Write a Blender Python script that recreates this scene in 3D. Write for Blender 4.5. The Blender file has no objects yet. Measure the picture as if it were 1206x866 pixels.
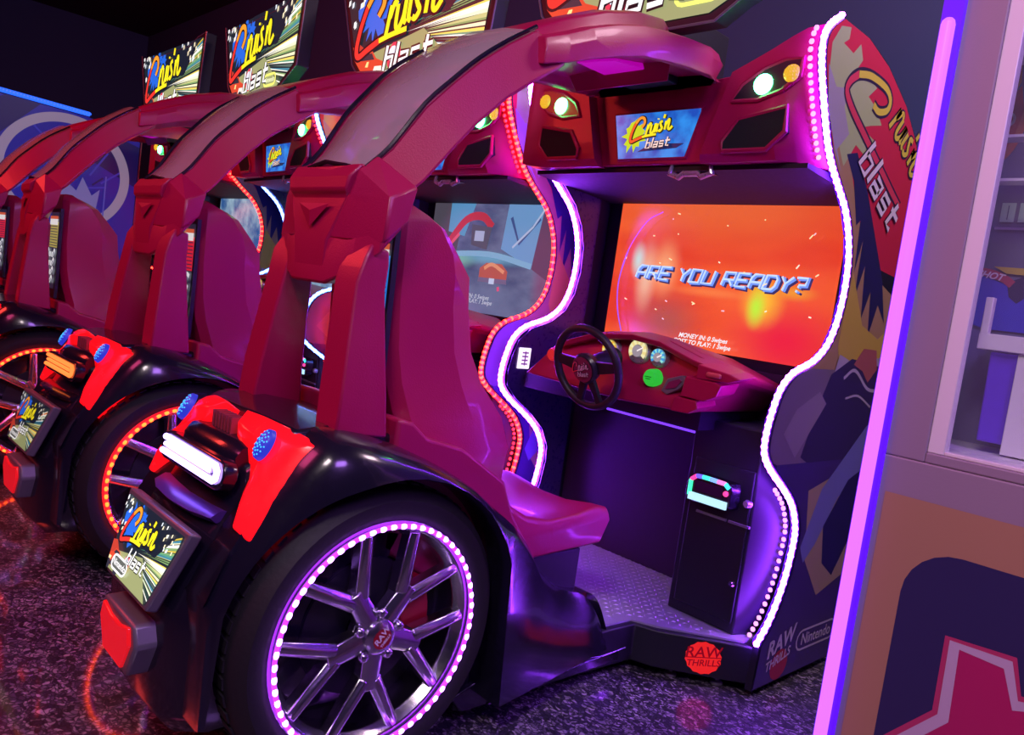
import bpy, bmesh, math, random
from mathutils import Vector, Matrix, Euler
PI = math.pi
R = math.radians
random.seed(7)
S = bpy.context.scene
C = S.collection

# ------------------------------------------------------------------ camera
YC = 1.8203            # lateral distance from the camera to the middle of the nearest machine
def cam_setup():
    f, yaw, pitch, roll, h = 937.83, 0.80657, 0.087945, 0.137683, 1.21164
    d = Vector((math.cos(yaw)*math.cos(pitch), math.sin(yaw)*math.cos(pitch), -math.sin(pitch)))
    r = Vector((math.sin(yaw), -math.cos(yaw), 0))
    u = r.cross(d)
    c, s = math.cos(roll), math.sin(roll)
    r2 = c*r + s*u
    u2 = -s*r + c*u
    cd = bpy.data.cameras.new('camera')
    co = bpy.data.objects.new('camera', cd)
    C.objects.link(co)
    m = Matrix((r2, u2, -d)).transposed().to_4x4()
    m.translation = Vector((0, -YC, h))
    co.matrix_world = m
    cd.sensor_fit = 'HORIZONTAL'
    cd.sensor_width = 36
    cd.lens = f/1206*36
    cd.clip_start = 0.02
    S.camera = co
cam_setup()

# ------------------------------------------------------------------ world, lights, exposure
w = bpy.data.worlds.new('world'); S.world = w; w.use_nodes = True
w.node_tree.nodes['Background'].inputs[0].default_value = (0.10, 0.07, 0.22, 1)
w.node_tree.nodes['Background'].inputs[1].default_value = 0.25
S.view_settings.view_transform = 'Standard'
S.view_settings.look = 'None'
S.view_settings.exposure = 0.0
S.view_settings.gamma = 1.0
S.view_settings.use_curve_mapping = False

def area(name, loc, target, size, col, power, size_y=None, spread=180):
    l = bpy.data.lights.new(name, 'AREA')
    l.energy = power; l.color = col; l.size = size
    l.spread = R(spread)
    if size_y: l.shape = 'RECTANGLE'; l.size_y = size_y
    o = bpy.data.objects.new(name, l); C.objects.link(o)
    o.location = loc
    o.rotation_euler = (Vector(target)-Vector(loc)).to_track_quat('-Z', 'Y').to_euler()
    return o
# coloured lamps hung under the arcade ceiling
area('ceiling_lamp_violet', (0.3, -3.2, 3.3), (1.6, -0.2, 1.0), 0.9, (0.48, 0.20, 1.0), 58)
area('ceiling_lamp_pink', (-1.4, 0.6, 3.2), (1.3, 0.4, 1.0), 1.0, (1.0, 0.08, 0.30), 30)
area('ceiling_lamp_red', (-1.2, 4.2, 3.2), (1.4, 3.4, 0.8), 1.2, (1.0, 0.05, 0.04), 80)
area('ceiling_lamp_white', (-0.9, -1.9, 3.3), (1.8, -1.4, 0.8), 0.6, (1.0, 0.80, 0.86), 40)

area('side_art_fill', (2.9, -1.6, 3.6), (2.8, -0.6, 1.3), 0.6, (1.0, 0.70, 0.85), 40)  # unseen fill lamp, added to brighten the side panel art

# ------------------------------------------------------------------ materials
def new_mat(name):
    m = bpy.data.materials.new(name); m.use_nodes = True
    return m, m.node_tree, m.node_tree.nodes['Principled BSDF']
def sset(b, **k):
    for n, v in k.items():
        b.inputs[n.replace('_', ' ')].default_value = v
CACHE = {}
def mat(name, col, rough=0.5, metal=0.0, coat=0.0, spec=0.5, emit=None, es=0.0, bump=0.0, bscale=60):
    if name in CACHE: return CACHE[name]
    m, nt, b = new_mat(name)
    b.inputs['Base Color'].default_value = (*col, 1)
    b.inputs['Roughness'].default_value = rough
    b.inputs['Metallic'].default_value = metal
    b.inputs['Coat Weight'].default_value = coat
    b.inputs['Coat Roughness'].default_value = 0.08
    b.inputs['Specular IOR Level'].default_value = spec
    if emit:
        b.inputs['Emission Color'].default_value = (*emit, 1)
        b.inputs['Emission Strength'].default_value = es
    # gentle procedural variation of the finish
    tc = nt.nodes.new('ShaderNodeTexCoord'); n = nt.nodes.new('ShaderNodeTexNoise')
    n.inputs['Scale'].default_value = bscale; n.inputs['Detail'].default_value = 3
    nt.links.new(tc.outputs['Object'], n.inputs['Vector'])
    mr = nt.nodes.new('ShaderNodeMapRange')
    mr.inputs['To Min'].default_value = max(rough-0.05, 0.02); mr.inputs['To Max'].default_value = min(rough+0.06, 1)
    nt.links.new(n.outputs['Fac'], mr.inputs['Value']); nt.links.new(mr.outputs['Result'], b.inputs['Roughness'])
    if bump:
        bp = nt.nodes.new('ShaderNodeBump'); bp.inputs['Strength'].default_value = bump; bp.inputs['Distance'].default_value = 0.002
        nt.links.new(n.outputs['Fac'], bp.inputs['Height']); nt.links.new(bp.outputs['Normal'], b.inputs['Normal'])
    CACHE[name] = m
    return m
def glow(name, col, es):
    if name in CACHE: return CACHE[name]
    m, nt, b = new_mat(name)
    sset(b, Base_Color=(0.02, 0.02, 0.02, 1), Roughness=0.4)
    b.inputs['Emission Color'].default_value = (*col, 1)
    b.inputs['Emission Strength'].default_value = es
    CACHE[name] = m
    return m
def print_mat(col, lit=0.0):
    """ink on a panel; lit > 0 for backlit panels"""
    key = 'ink_%d_%d_%d_%d' % (int(col[0]*255), int(col[1]*255), int(col[2]*255), int(lit*100))
    if key in CACHE: return CACHE[key]
    m, nt, b = new_mat(key)
    sset(b, Base_Color=(*[c*(0.15 if lit else 1) for c in col], 1), Roughness=0.35)
    if lit:
        b.inputs['Emission Color'].default_value = (*col, 1); b.inputs['Emission Strength'].default_value = lit
    CACHE[key] = m
    return m

M = {}
M['red'] = mat('red_plastic', (0.38, 0.004, 0.070), 0.40, coat=0.12, bump=0.25, bscale=260)
M['shell_black'] = mat('black_gloss_shell', (0.010, 0.008, 0.020), 0.22, coat=0.5)
M['black'] = mat('black_laminate', (0.012, 0.010, 0.022), 0.5)
M['black_matt'] = mat('black_matt', (0.006, 0.005, 0.010), 0.7)
M['bezel'] = mat('black_bezel', (0.010, 0.010, 0.02), 0.3)
M['chrome'] = mat('brushed_chrome', (0.62, 0.60, 0.66), 0.22, metal=1.0, bump=0.1, bscale=120)
M['silver'] = mat('silver_plastic', (0.55, 0.55, 0.62), 0.28, metal=0.7)
M['grey_trim'] = mat('grey_trim', (0.22, 0.20, 0.25), 0.4, metal=0.4)
M['rubber'] = mat('tyre_rubber', (0.012, 0.010, 0.014), 0.62, bump=0.3, bscale=90)
M['speaker'] = mat('speaker_grille_cloth', (0.008, 0.007, 0.012), 0.85, bump=0.6, bscale=400)
M['wing_inner'] = mat('violet_gloss_liner', (0.045, 0.02, 0.16), 0.28, coat=0.4)
M['caliper'] = mat('red_caliper', (0.45, 0.01, 0.03), 0.4)
M['lens_red'] = mat('red_lens', (0.75, 0.01, 0.02), 0.25, coat=0.5, emit=(1.0, 0.004, 0.008), es=1.0)
M['lens_deep'] = mat('deep_red_lens', (0.6, 0.01, 0.01), 0.2, coat=0.5, emit=(1.0, 0.01, 0.02), es=0.6)
M['lip_violet_lit'] = mat('violet_lit_lip', (0.12, 0.06, 0.4), 0.3, metal=0.6)  # tail lip colour with the brake bar's violet glow in it

def tread_plate():
    return mat('tread_plate_metal', (0.50, 0.48, 0.58), 0.36, metal=0.35, bump=.15, bscale=150)
M['tread'] = tread_plate()

def glass_mat(name, tint, alpha, rough=0.08):
    m, nt, b = new_mat(name)
    sset(b, Base_Color=(*tint, 1), Roughness=rough, Alpha=alpha)
    b.inputs['Specular IOR Level'].default_value = 0.8
    n = nt.nodes.new('ShaderNodeTexNoise'); n.inputs['Scale'].default_value = 3
    mr = nt.nodes.new('ShaderNodeMapRange'); mr.inputs['To Min'].default_value = alpha*0.8; mr.inputs['To Max'].default_value = min(1, alpha*1.2)
    nt.links.new(n.outputs['Fac'], mr.inputs['Value']); nt.links.new(mr.outputs['Result'], b.inputs['Alpha'])
    return m
M['window'] = glass_mat('hazy_rear_window', (0.50, 0.52, 0.47), 0.52, 0.14)
M['pane'] = glass_mat('clear_pane', (0.6, 0.6, 0.7), 0.06, 0.03)

def picture_mat(name, base0, base1, blobs, es=1.0, scale=3.0, detail=3.0, mixw=1.0, stretch=(1, 1, 1), rot=0.0):
    """a lit picture: noise between two or three colours plus soft blobs (object coordinates y,z)"""
    m, nt, b = new_mat(name)
    tc = nt.nodes.new('ShaderNodeTexCoord')
    mp = nt.nodes.new('ShaderNodeMapping'); mp.inputs['Scale'].default_value = stretch; mp.inputs['Rotation'].default_value = (rot, 0, 0)
    nt.links.new(tc.outputs['Object'], mp.inputs['Vector'])
    n = nt.nodes.new('ShaderNodeTexNoise'); n.inputs['Scale'].default_value = scale; n.inputs['Detail'].default_value = detail
    nt.links.new(mp.outputs['Vector'], n.inputs['Vector'])
    rp = nt.nodes.new('ShaderNodeValToRGB')
    rp.color_ramp.elements[0].position = 0.35; rp.color_ramp.elements[1].position = 0.65
    rp.color_ramp.elements[0].color = (*base0, 1); rp.color_ramp.elements[1].color = (*base1, 1)
    nt.links.new(n.outputs['Fac'], rp.inputs['Fac'])
    cur = rp.outputs['Color']
    for (c, rad, col, strg) in blobs:
        vd = nt.nodes.new('ShaderNodeVectorMath'); vd.operation = 'SUBTRACT'
        nt.links.new(tc.outputs['Object'], vd.inputs[0]); vd.inputs[1].default_value = c
        vs = nt.nodes.new('ShaderNodeVectorMath'); vs.operation = 'MULTIPLY'
        nt.links.new(vd.outputs[0], vs.inputs[0]); vs.inputs[1].default_value = (0, 1/rad[0], 1/rad[1])
        ln = nt.nodes.new('ShaderNodeVectorMath'); ln.operation = 'LENGTH'; nt.links.new(vs.outputs[0], ln.inputs[0])
        mr = nt.nodes.new('ShaderNodeMapRange'); mr.interpolation_type = 'SMOOTHSTEP'
        mr.inputs['From Min'].default_value = 1.0; mr.inputs['From Max'].default_value = 0.0
        mr.inputs['To Min'].default_value = 0; mr.inputs['To Max'].default_value = strg
        nt.links.new(ln.outputs['Value'], mr.inputs['Value'])
        mx = nt.nodes.new('ShaderNodeMix'); mx.data_type = 'RGBA'
        nt.links.new(mr.outputs['Result'], mx.inputs['Factor']); nt.links.new(cur, mx.inputs['A']); mx.inputs['B'].default_value = (*col, 1)
        cur = mx.outputs['Result']
    sset(b, Base_Color=(0.01, 0.01, 0.01, 1), Roughness=0.25)
    nt.links.new(cur, b.inputs['Emission Color']); b.inputs['Emission Strength'].default_value = es
    return m

# ------------------------------------------------------------------ mesh helpers
ORG = [Vector((0, 0, 0))]          # subtracted from all mesh coordinates of the thing being built
def finish(name, bm, m, parent, smooth=40, bevel=0, seg=2, mats=None):
    for v in bm.verts: v.co -= ORG[0]
    bmesh.ops.recalc_face_normals(bm, faces=[f for f in bm.faces]) if mats is None else None
    me = bpy.data.meshes.new(name)
    bm.to_mesh(me); bm.free()
    for mm in (mats or [m]): me.materials.append(mm)
    if smooth:
        me.shade_smooth(); me.set_sharp_from_angle(angle=R(smooth))
    o = bpy.data.objects.new(name, me); C.objects.link(o)
    if parent is not None: o.parent = parent
    if bevel:
        b = o.modifiers.new('bevel', 'BEVEL'); b.width = bevel; b.segments = seg; b.limit_method = 'ANGLE'; b.angle_limit = R(32)
        b.harden_normals = False
    return o
def bx(bm, x0, x1, y0, y1, z0, z1):
    vs = [bm.verts.new((x, y, z)) for x in (x0, x1) for y in (y0, y1) for z in (z0, z1)]
    for f in ((0,1,3,2), (4,6,7,5), (0,4,5,1), (2,3,7,6), (0,2,6,4), (1,5,7,3)):
        bm.faces.new([vs[i] for i in f])
def prism(bm, pts, axis, a, b):
    """polygon in the plane across `axis`, extruded from a to b. pts are (X,Z) for y, (Y,Z) for x, (X,Y) for z"""
    def p(q, v):
        return {0: (v, q[0], q[1]), 1: (q[0], v, q[1]), 2: (q[0], q[1], v)}[axis]
    A = [bm.verts.new(p(q, a)) for q in pts]; B = [bm.verts.new(p(q, b)) for q in pts]
    n = len(pts)
    bm.faces.new(A); bm.faces.new(B[::-1])
    for i in range(n): bm.faces.new((A[i], A[(i+1) % n], B[(i+1) % n], B[i]))
def loft(bm, rings, closed=True, caps=True):
    V = [[bm.verts.new(p) for p in r] for r in rings]
    n = len(V[0])
    for a, b in zip(V, V[1:]):
        for i in range(n if closed else n-1):
            j = (i+1) % n
            bm.faces.new((a[i], a[j], b[j], b[i]))
    if caps and closed:
        bm.faces.new(V[0][::-1]); bm.faces.new(V[-1])
def catmull(P, n=6, closed=False):
    P = [Vector(p) for p in P]; out = []
    N = len(P)
    rng = range(N if closed else N-1)
    for i in rng:
        p0 = P[(i-1) % N] if (closed or i > 0) else P[0]*2-P[1]
        p1 = P[i]; p2 = P[(i+1) % N]
        p3 = P[(i+2) % N] if (closed or i+2 < N) else P[-1]*2-P[-2]
        for k in range(n):
            t = k/n
            out.append(0.5*((2*p1)+(p2-p0)*t+(2*p0-5*p1+4*p2-p3)*t*t+(3*p1-p0-3*p2+p3)*t**3))
    if not closed: out.append(P[-1])
    return out
def tube(bm, path, r, sides=8, closed=False):
    path = [Vector(p) for p in path]; N = len(path); rings = []
    prev = None
    for i, p in enumerate(path):
        a = path[(i-1) % N] if (closed or i) else p; b = path[(i+1) % N] if (closed or i < N-1) else p
        t = (b-a).normalized()
        if prev is None:
            up = Vector((0, 0, 1)) if abs(t.z) < 0.9 else Vector((0, 1, 0))
            s = t.cross(up).normalized()
        else:
            s = (prev - t*prev.dot(t)).normalized()
        prev = s
        q = t.cross(s)
        rr = r[i] if isinstance(r, (list, tuple)) else r
        rings.append([p+(s*math.cos(2*PI*k/sides)+q*math.sin(2*PI*k/sides))*rr for k in range(sides)])
    if closed: rings.append(rings[0])
    V = [[bm.verts.new(p) for p in rg] for rg in (rings[:-1] if closed else rings)]
    if closed: V.append(V[0])
    for a, b in zip(V, V[1:]):
        for i in range(sides):
            j = (i+1) % sides; bm.faces.new((a[i], a[j], b[j], b[i]))
    if not closed: bm.faces.new(V[0][::-1]); bm.faces.new(V[-1])
def ball(bm, c, r, sc=(1, 1, 1), u=10, v=6, rot=None):
    m = Matrix.Translation(c) @ (rot.to_matrix().to_4x4() if rot is not None else Matrix()) @ Matrix.Diagonal((*[r*s for s in sc], 1))
    bmesh.ops.create_uvsphere(bm, u_segments=u, v_segments=v, radius=1, matrix=m)
def lathe(bm, prof, c, axis, seg=48, arc=(0, 2*PI)):
    """prof: (radius, along axis) closed ring profile; axis 'y' or 'x'"""
    full = abs(arc[1]-arc[0]-2*PI) < 1e-6
    rings = []
    K = seg if full else seg+1
    for k in range(K):
        a = arc[0]+(arc[1]-arc[0])*k/seg
        ca, sa = math.cos(a), math.sin(a)
        if axis == 'y': rings.append([(c[0]+r*ca, c[1]+h, c[2]+r*sa) for r, h in prof])
        else: rings.append([(c[0]+h, c[1]+r*ca, c[2]+r*sa) for r, h in prof])
    V = [[bm.verts.new(p) for p in rg] for rg in rings]
    if full: V.append(V[0])
    n = len(prof)
    for a, b in zip(V, V[1:]):
        for i in range(n):
            j = (i+1) % n; bm.faces.new((a[i], a[j], b[j], b[i]))
    if not full: bm.faces.new(V[0]); bm.faces.new(V[-1][::-1])
def disc_prof(r, t): return [(0.0005, 0), (r*0.92, 0), (r, t*0.3), (r, t), (0.0005, t)]

# flat printed art on a panel ------------------------------------------------
class Frame:
    def __init__(s, o, u, v, n): s.o, s.u, s.v, s.n = Vector(o), Vector(u).normalized(), Vector(v).normalized(), Vector(n).normalized()
    def p(s, a, b, h=0): return s.o+s.u*a+s.v*b+s.n*h
def ribbon2(pts, w0, smooth=True, closed=False, taper=0.0):
    P = [Vector((a, b, 0)) for a, b in pts]
    if smooth and len(P) > 2: P = catmull(P, 5, closed)
    N = len(P); L = []; Rr = []
    for i, p in enumerate(P):
        a = P[(i-1) % N] if (closed or i) else p; b = P[(i+1) % N] if (closed or i < N-1) else p
        t = (b-a).normalized(); n = Vector((-t.y, t.x, 0))
        f = 1.0
        if taper and N > 2:
            k = i/(N-1); f = 1-taper*abs(2*k-1)**2
        ww = w0*f/2
        L.append(p+n*ww); Rr.append(p-n*ww)
    return L, Rr, closed
def art(name, fr, items, parent, lit=0.0, h0=0.0012, dh=0.0004):
    """items: ('poly', pts, col) / ('line', pts, width, col[, smooth, closed, taper]) / ('text', string, (u,v), size, col, rot, shear)"""
    bm = bmesh.new(); mats = []; idx = {}
    h = h0
    def mi(col):
        k = tuple(round(c, 3) for c in col)
        if k not in idx: idx[k] = len(mats); mats.append(print_mat(col, lit))
        return idx[k]
    for it in items:
        h += dh
        if it[0] == 'poly':
            vs = [bm.verts.new(fr.p(a, b, h)) for a, b in it[1]]
            f = bm.faces.new(vs); f.material_index = mi(it[2])
            if f.calc_center_median is not None:
                f.normal_update()
                if f.normal.dot(fr.n) < 0: f.normal_flip()
        elif it[0] == 'line':
            sm = it[4] if len(it) > 4 else True; cl = it[5] if len(it) > 5 else False; tp = it[6] if len(it) > 6 else 0
            L, Rr, cl = ribbon2(it[1], it[2], sm, cl, tp)
            A = [bm.verts.new(fr.p(p.x, p.y, h)) for p in L]; B = [bm.verts.new(fr.p(p.x, p.y, h)) for p in Rr]
            n = len(A)
            for i in range(n if cl else n-1):
                j = (i+1) % n
                f = bm.faces.new((A[i], B[i], B[j], A[j])); f.material_index = mi(it[3])
                f.normal_update()
                if f.normal.dot(fr.n) < 0: f.normal_flip()
        elif it[0] == 'text':
            _, s_, (a, b), size, col, rot, shear = it[:7]
            bold = it[7] if len(it) > 7 else 0.0; wx = it[8] if len(it) > 8 else 1.0
            me = text_mesh(s_, size, shear, bold)
            k = mi(col)
            ca, sa = math.cos(rot), math.sin(rot)
            vm = [bm.verts.new(fr.p(a+v.co.x*wx*ca-v.co.y*sa, b+v.co.x*wx*sa+v.co.y*ca, h)) for v in me.vertices]
            for p in me.polygons:
                try: f = bm.faces.new([vm[i] for i in p.vertices])
                except ValueError: continue
                f.material_index = k; f.normal_update()
                if f.normal.dot(fr.n) < 0: f.normal_flip()
    bmesh.ops.triangulate(bm, faces=[f for f in bm.faces if len(f.verts) > 4])
    return finish(name, bm, None, parent, smooth=0, mats=mats)
TM = {}
def text_mesh(s_, size, shear=0.0, bold=0.0):
    k = (s_, size, shear, bold)
    if k in TM: return TM[k]
    cu = bpy.data.curves.new('t', 'FONT'); cu.body = s_; cu.size = size; cu.shear = shear; cu.align_x = 'CENTER'; cu.align_y = 'CENTER'
    cu.offset = bold; cu.resolution_u = 3
    o = bpy.data.objects.new('t', cu); C.objects.link(o)
    bpy.context.view_layer.update()
    me = bpy.data.meshes.new_from_object(o)
    bpy.data.objects.remove(o); TM[k] = me
    return me

def xf(pts, o, s, rot=0.0, shear=0.0):
    ca, sa = math.cos(rot), math.sin(rot); out = []
    for a, b in pts:
        a = (a+shear*b)*s; b = b*s
        out.append((o[0]+a*ca-b*sa, o[1]+a*sa+b*ca))
    return out
# brush-script title, drawn as strokes (unit: about 10 wide, 6 high)
YEL, ORG_, RED_, WHT, BLK = (1.0, 0.85, 0.02), (1.0, 0.35, 0.03), (0.9, 0.04, 0.03), (1, 1, 1), (0.005, 0.005, 0.01)
CR_C1 = [(2.7, 4.1), (3.3, 4.9), (3.1, 5.8), (2.2, 6.0), (1.2, 5.1)]
CR_C2 = [(1.2, 5.1), (.45, 3.7), (.05, 2.3), (.35, 1.65), (1.5, 1.95), (2.9, 2.3)]
CR_C3 = [(2.9, 2.3), (4.4, 2.42), (6.2, 2.45)]
CR_L = [
    [(2.6, 2.3), (3.3, 4.5), (3.1, 3.6), (3.7, 4.6), (4.1, 4.4)],                        # r
    [(4.2, 4.4), (4.0, 3.0), (4.4, 2.7), (5.0, 3.4), (5.3, 4.5), (5.1, 3.2), (5.4, 2.9)],  # u
    [(5.9, 4.4), (5.7, 3.2), (6.0, 2.9)],                                                # i
    [(7.2, 4.7), (6.6, 4.5), (6.8, 3.9), (7.1, 3.4), (6.6, 2.95), (6.2, 3.1)],             # s
    [(7.7, 5.9), (7.5, 5.2)],                                                            # '
    [(7.9, 3.0), (8.2, 4.6), (8.1, 3.9), (8.8, 4.8), (9.0, 4.5), (8.8, 3.3), (9.2, 3.0), (9.9, 3.5)],  # n
]
CR_L = [[(a*.86+1.45, b) for a, b in st] for st in CR_L]
BL_L = [[(0, 2.3), (0, 0), (1.1, 0), (1.1, 1.2), (0, 1.2)], [(1.7, 2.3), (1.7, 0)],
        [(2.3, 1.2), (3.4, 1.2), (3.4, 0), (2.3, 0), (2.3, 0.6), (3.4, 0.6)],
        [(5.1, 1.2), (4.0, 1.2), (4.0, 0.6), (5.1, 0.6), (5.1, 0), (4.0, 0)],
        [(6.0, 2.0), (6.0, 0), (6.8, 0)], [(5.6, 1.2), (6.9, 1.2)]]
def title_items(o, s, rot=0.0, blast_o=(3.6, -.25), bs=0.78, outline=True, cols=(YEL, ORG_, RED_, WHT), bshear=0.25, brot=0.0, w=0.42):
    it = []
    q = lambda pts: xf(pts, o, s, rot)
    if outline:
        for st in [CR_C1+CR_C2[1:]+CR_C3[1:]]+CR_L: it.append(('line', q(st), w*1.9*s, BLK))
    it.append(('line', q(CR_C3), w*0.9*s, cols[0])); it.append(('line', q(CR_C2), w*s*1.1, cols[2])); it.append(('line', q(CR_C1), w*s*1.1, cols[1]))
    for st in CR_L: it.append(('line', q(st), w*s, cols[0]))
    it.append(('line', q([(6.05*.86+1.45, 5.1), (6.1*.86+1.45, 5.3)]), w*s, cols[0], False))
    bo = xf([blast_o], o, s, rot)[0]
    if outline:
        for st in BL_L: it.append(('line', xf(st, bo, bs*s, rot+brot, bshear), 0.74*bs*s, BLK, False))
    for st in BL_L: it.append(('line', xf(st, bo, bs*s, rot+brot, bshear), 0.38*bs*s, cols[3], False))
    return it
def pill(c, w_, h_, col, lw, rot=0.0, n=6):
    r = h_/2; P = []
    for k in range(n+1): a = -PI/2+PI*k/n; P.append((w_/2-r+r*math.cos(a), r*math.sin(a)))
    for k in range(n+1): a = PI/2+PI*k/n; P.append((-w_/2+r+r*math.cos(a), r*math.sin(a)))
    return ('line', xf(P, c, 1, rot), lw, col, False, True)
def pill_poly(c, w_, h_, col, rot=0.0, n=6):
    it = pill(c, w_, h_, col, 1, rot, n)
    return ('poly', it[1], col)
def splash(c, r, col, n=16, jit=0.5, sx=1.0, sy=1.0, seed=1, rot=0.0):
    rd = random.Random(seed); P = []
    for k in range(n*2):
        a = 2*PI*k/(n*2); rr = r*(1 if k % 2 else 1-jit*rd.random())*(0.8+0.35*rd.random())
        P.append((rr*math.cos(a)*sx, rr*math.sin(a)*sy))
    return ('poly', xf(P, c, 1, rot), col)
def car_items(c, s, col=(0.85, 0.06, 0.03)):
    dark = (0.03, 0.03, 0.05); P = lambda L: xf(L, c, s)
    return [('poly', P([(-1.0, -.25), (-.95, .15), (-.55, .25), (-.3, .5), (.25, .5), (.5, .25), (.95, .1), (1.0, -.3), (.6, -.4), (-.7, -.4)]), col),
            ('poly', P([(-.28, .44), (-.42, .25), (.4, .22), (.22, .44)]), dark),
            ('poly', P([(-.9, -.2), (-.85, .0), (-.5, .02), (-.55, -.2)]), (0.95, 0.75, 0.4)),
            ('poly', P([(.35, -.25), (.45, 0), (.85, -.02), (.9, -.25)]), (0.95, 0.9, 0.8)),
            ('poly', P([(-.45, -.38), (-.4, -.12), (.25, -.12), (.3, -.38)]), dark),
            ('poly', xf([(.28*math.cos(a*PI/6), .28*math.sin(a*PI/6)) for a in range(12)], xf([(-.65, -.42)], c, s)[0], s), dark),
            ('poly', xf([(.28*math.cos(a*PI/6), .28*math.sin(a*PI/6)) for a in range(12)], xf([(.6, -.42)], c, s)[0], s), dark),
            ('poly', P([(-.1, .02), (-.02, .18), (.1, .18), (.06, .0)]), (1.0, 0.8, 0.3))]
def streak_items(vp, box, seed=3, n=26, cols=None):
    """fan of speed streaks from vp, clipped to box (u0,u1,v0,v1)"""
    rd = random.Random(seed)
    cols = cols or [(0.55, 0.60, 0.25), (0.10, 0.35, 0.22), (.85, .9, .65), (0.75, 0.22, 0.04), (0.06, 0.25, 0.35), (0.65, 0.50, 0.06), (0.22, 0.38, 0.14), (0.03, 0.07, 0.06), (1, .95, .6), (1, 1, .9), (.95, .75, .15), (.10, .16, .14)]
    it = []
    u0, u1, v0, v1 = box
    for k in range(n):
        tgt_v = v0+(v1-v0)*(k+rd.random())/n*0.999
        wd = (v1-v0)/n*(0.5+rd.random()*0.9)
        st = 0.15+0.4*rd.random()
        a = (vp[0]+(u1-vp[0])*st, vp[1]+(tgt_v-vp[1])*st)
        it.append(('poly', [a, (u1, max(v0, tgt_v-wd/2)), (u1, min(v1, tgt_v+wd/2))], rd.choice(cols)))
    return it
def sign_items(w_, h_, plate=False, detail=True, hue=0):
    """lit artwork of the game title sign, centred box w_ x h_ (u right, v up)"""
    W, H = w_/2, h_/2
    it = [('poly', [(-W, -H), (W, -H), (W, H), (-W, H)], (0.012, 0.02, 0.03))]
    it += streak_items((-W*0.35, -H*0.15), (-W, W, -H, H*0.95), 3+hue, 30)
    it.append(('poly', [(-W, -H), (-W, -H*.55), (W*.2, -H*.1), (W*.75, -H)], (0.33, 0.36, 0.16)))
    it.append(('poly', [(-W*.2, H), (W*.95, H), (W*.5, H*.1), (-W*.5, H*.05)], (0.01, 0.015, 0.03)))
    blue = (0.02, 0.14, 0.75)
    it.append(splash((-W*.52, H*.38), min(W, H)*.62, blue, 14, .55, 0.95, 1.0, 5))
    it.append(splash((-W*.25, H*.60), min(W, H)*.28, blue, 10, .6, 1, 1, 6))
    rd = random.Random(9)
    for k in range(34):
        u = -W*(0.72+0.27*rd.random()) if k < 20 else W*(0.3+.6*rd.random()); v = H*(-.2+1.1*rd.random()) if k < 20 else H*(.35+.55*rd.random())
        a = W*.03; it.append(('poly', [(u, v), (u+a, v+a*.5), (u+a, v+a*2), (u, v+a*1.6)], rd.choice([(1, 1, 1), (.8, .9, 1), (1, .9, .6)])))
    it += [('poly', xf([(-.9, -.5), (-1.0, .3), (-.2, .5), (.5, .1), (.2, -.6)], (-W*.66, -H*.42), W*.26), (0.55, 0.05, 0.03))]
    it += car_items((-W*.55, -H*.62), W*.26, (.70, .07, .03))
    it += [('poly', xf([(.5*math.cos(a*PI/5), .6*math.sin(a*PI/5)) for a in range(10)], (-W*.16, -H*.50), W*.20), (0.75, 0.05, 0.10)),
           ('poly', xf([(.28*math.cos(a*PI/5), .3*math.sin(a*PI/5)) for a in range(10)], (-W*.18, -H*.45), W*.22), (0.8, 0.85, 1))]
    return it

# ------------------------------------------------------------------ things
def thing(name, label, cat, loc, rz=0.0, group=None):
    o = bpy.data.objects.new(name, None); C.objects.link(o)
    o.empty_display_size = 0.2
    o.location = loc; o.rotation_euler = (0, 0, rz)
    o['label'] = label; o['category'] = cat
    if group: o['group'] = group
    return o
def mark_structure(o): o['kind'] = 'structure'; return o

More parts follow.
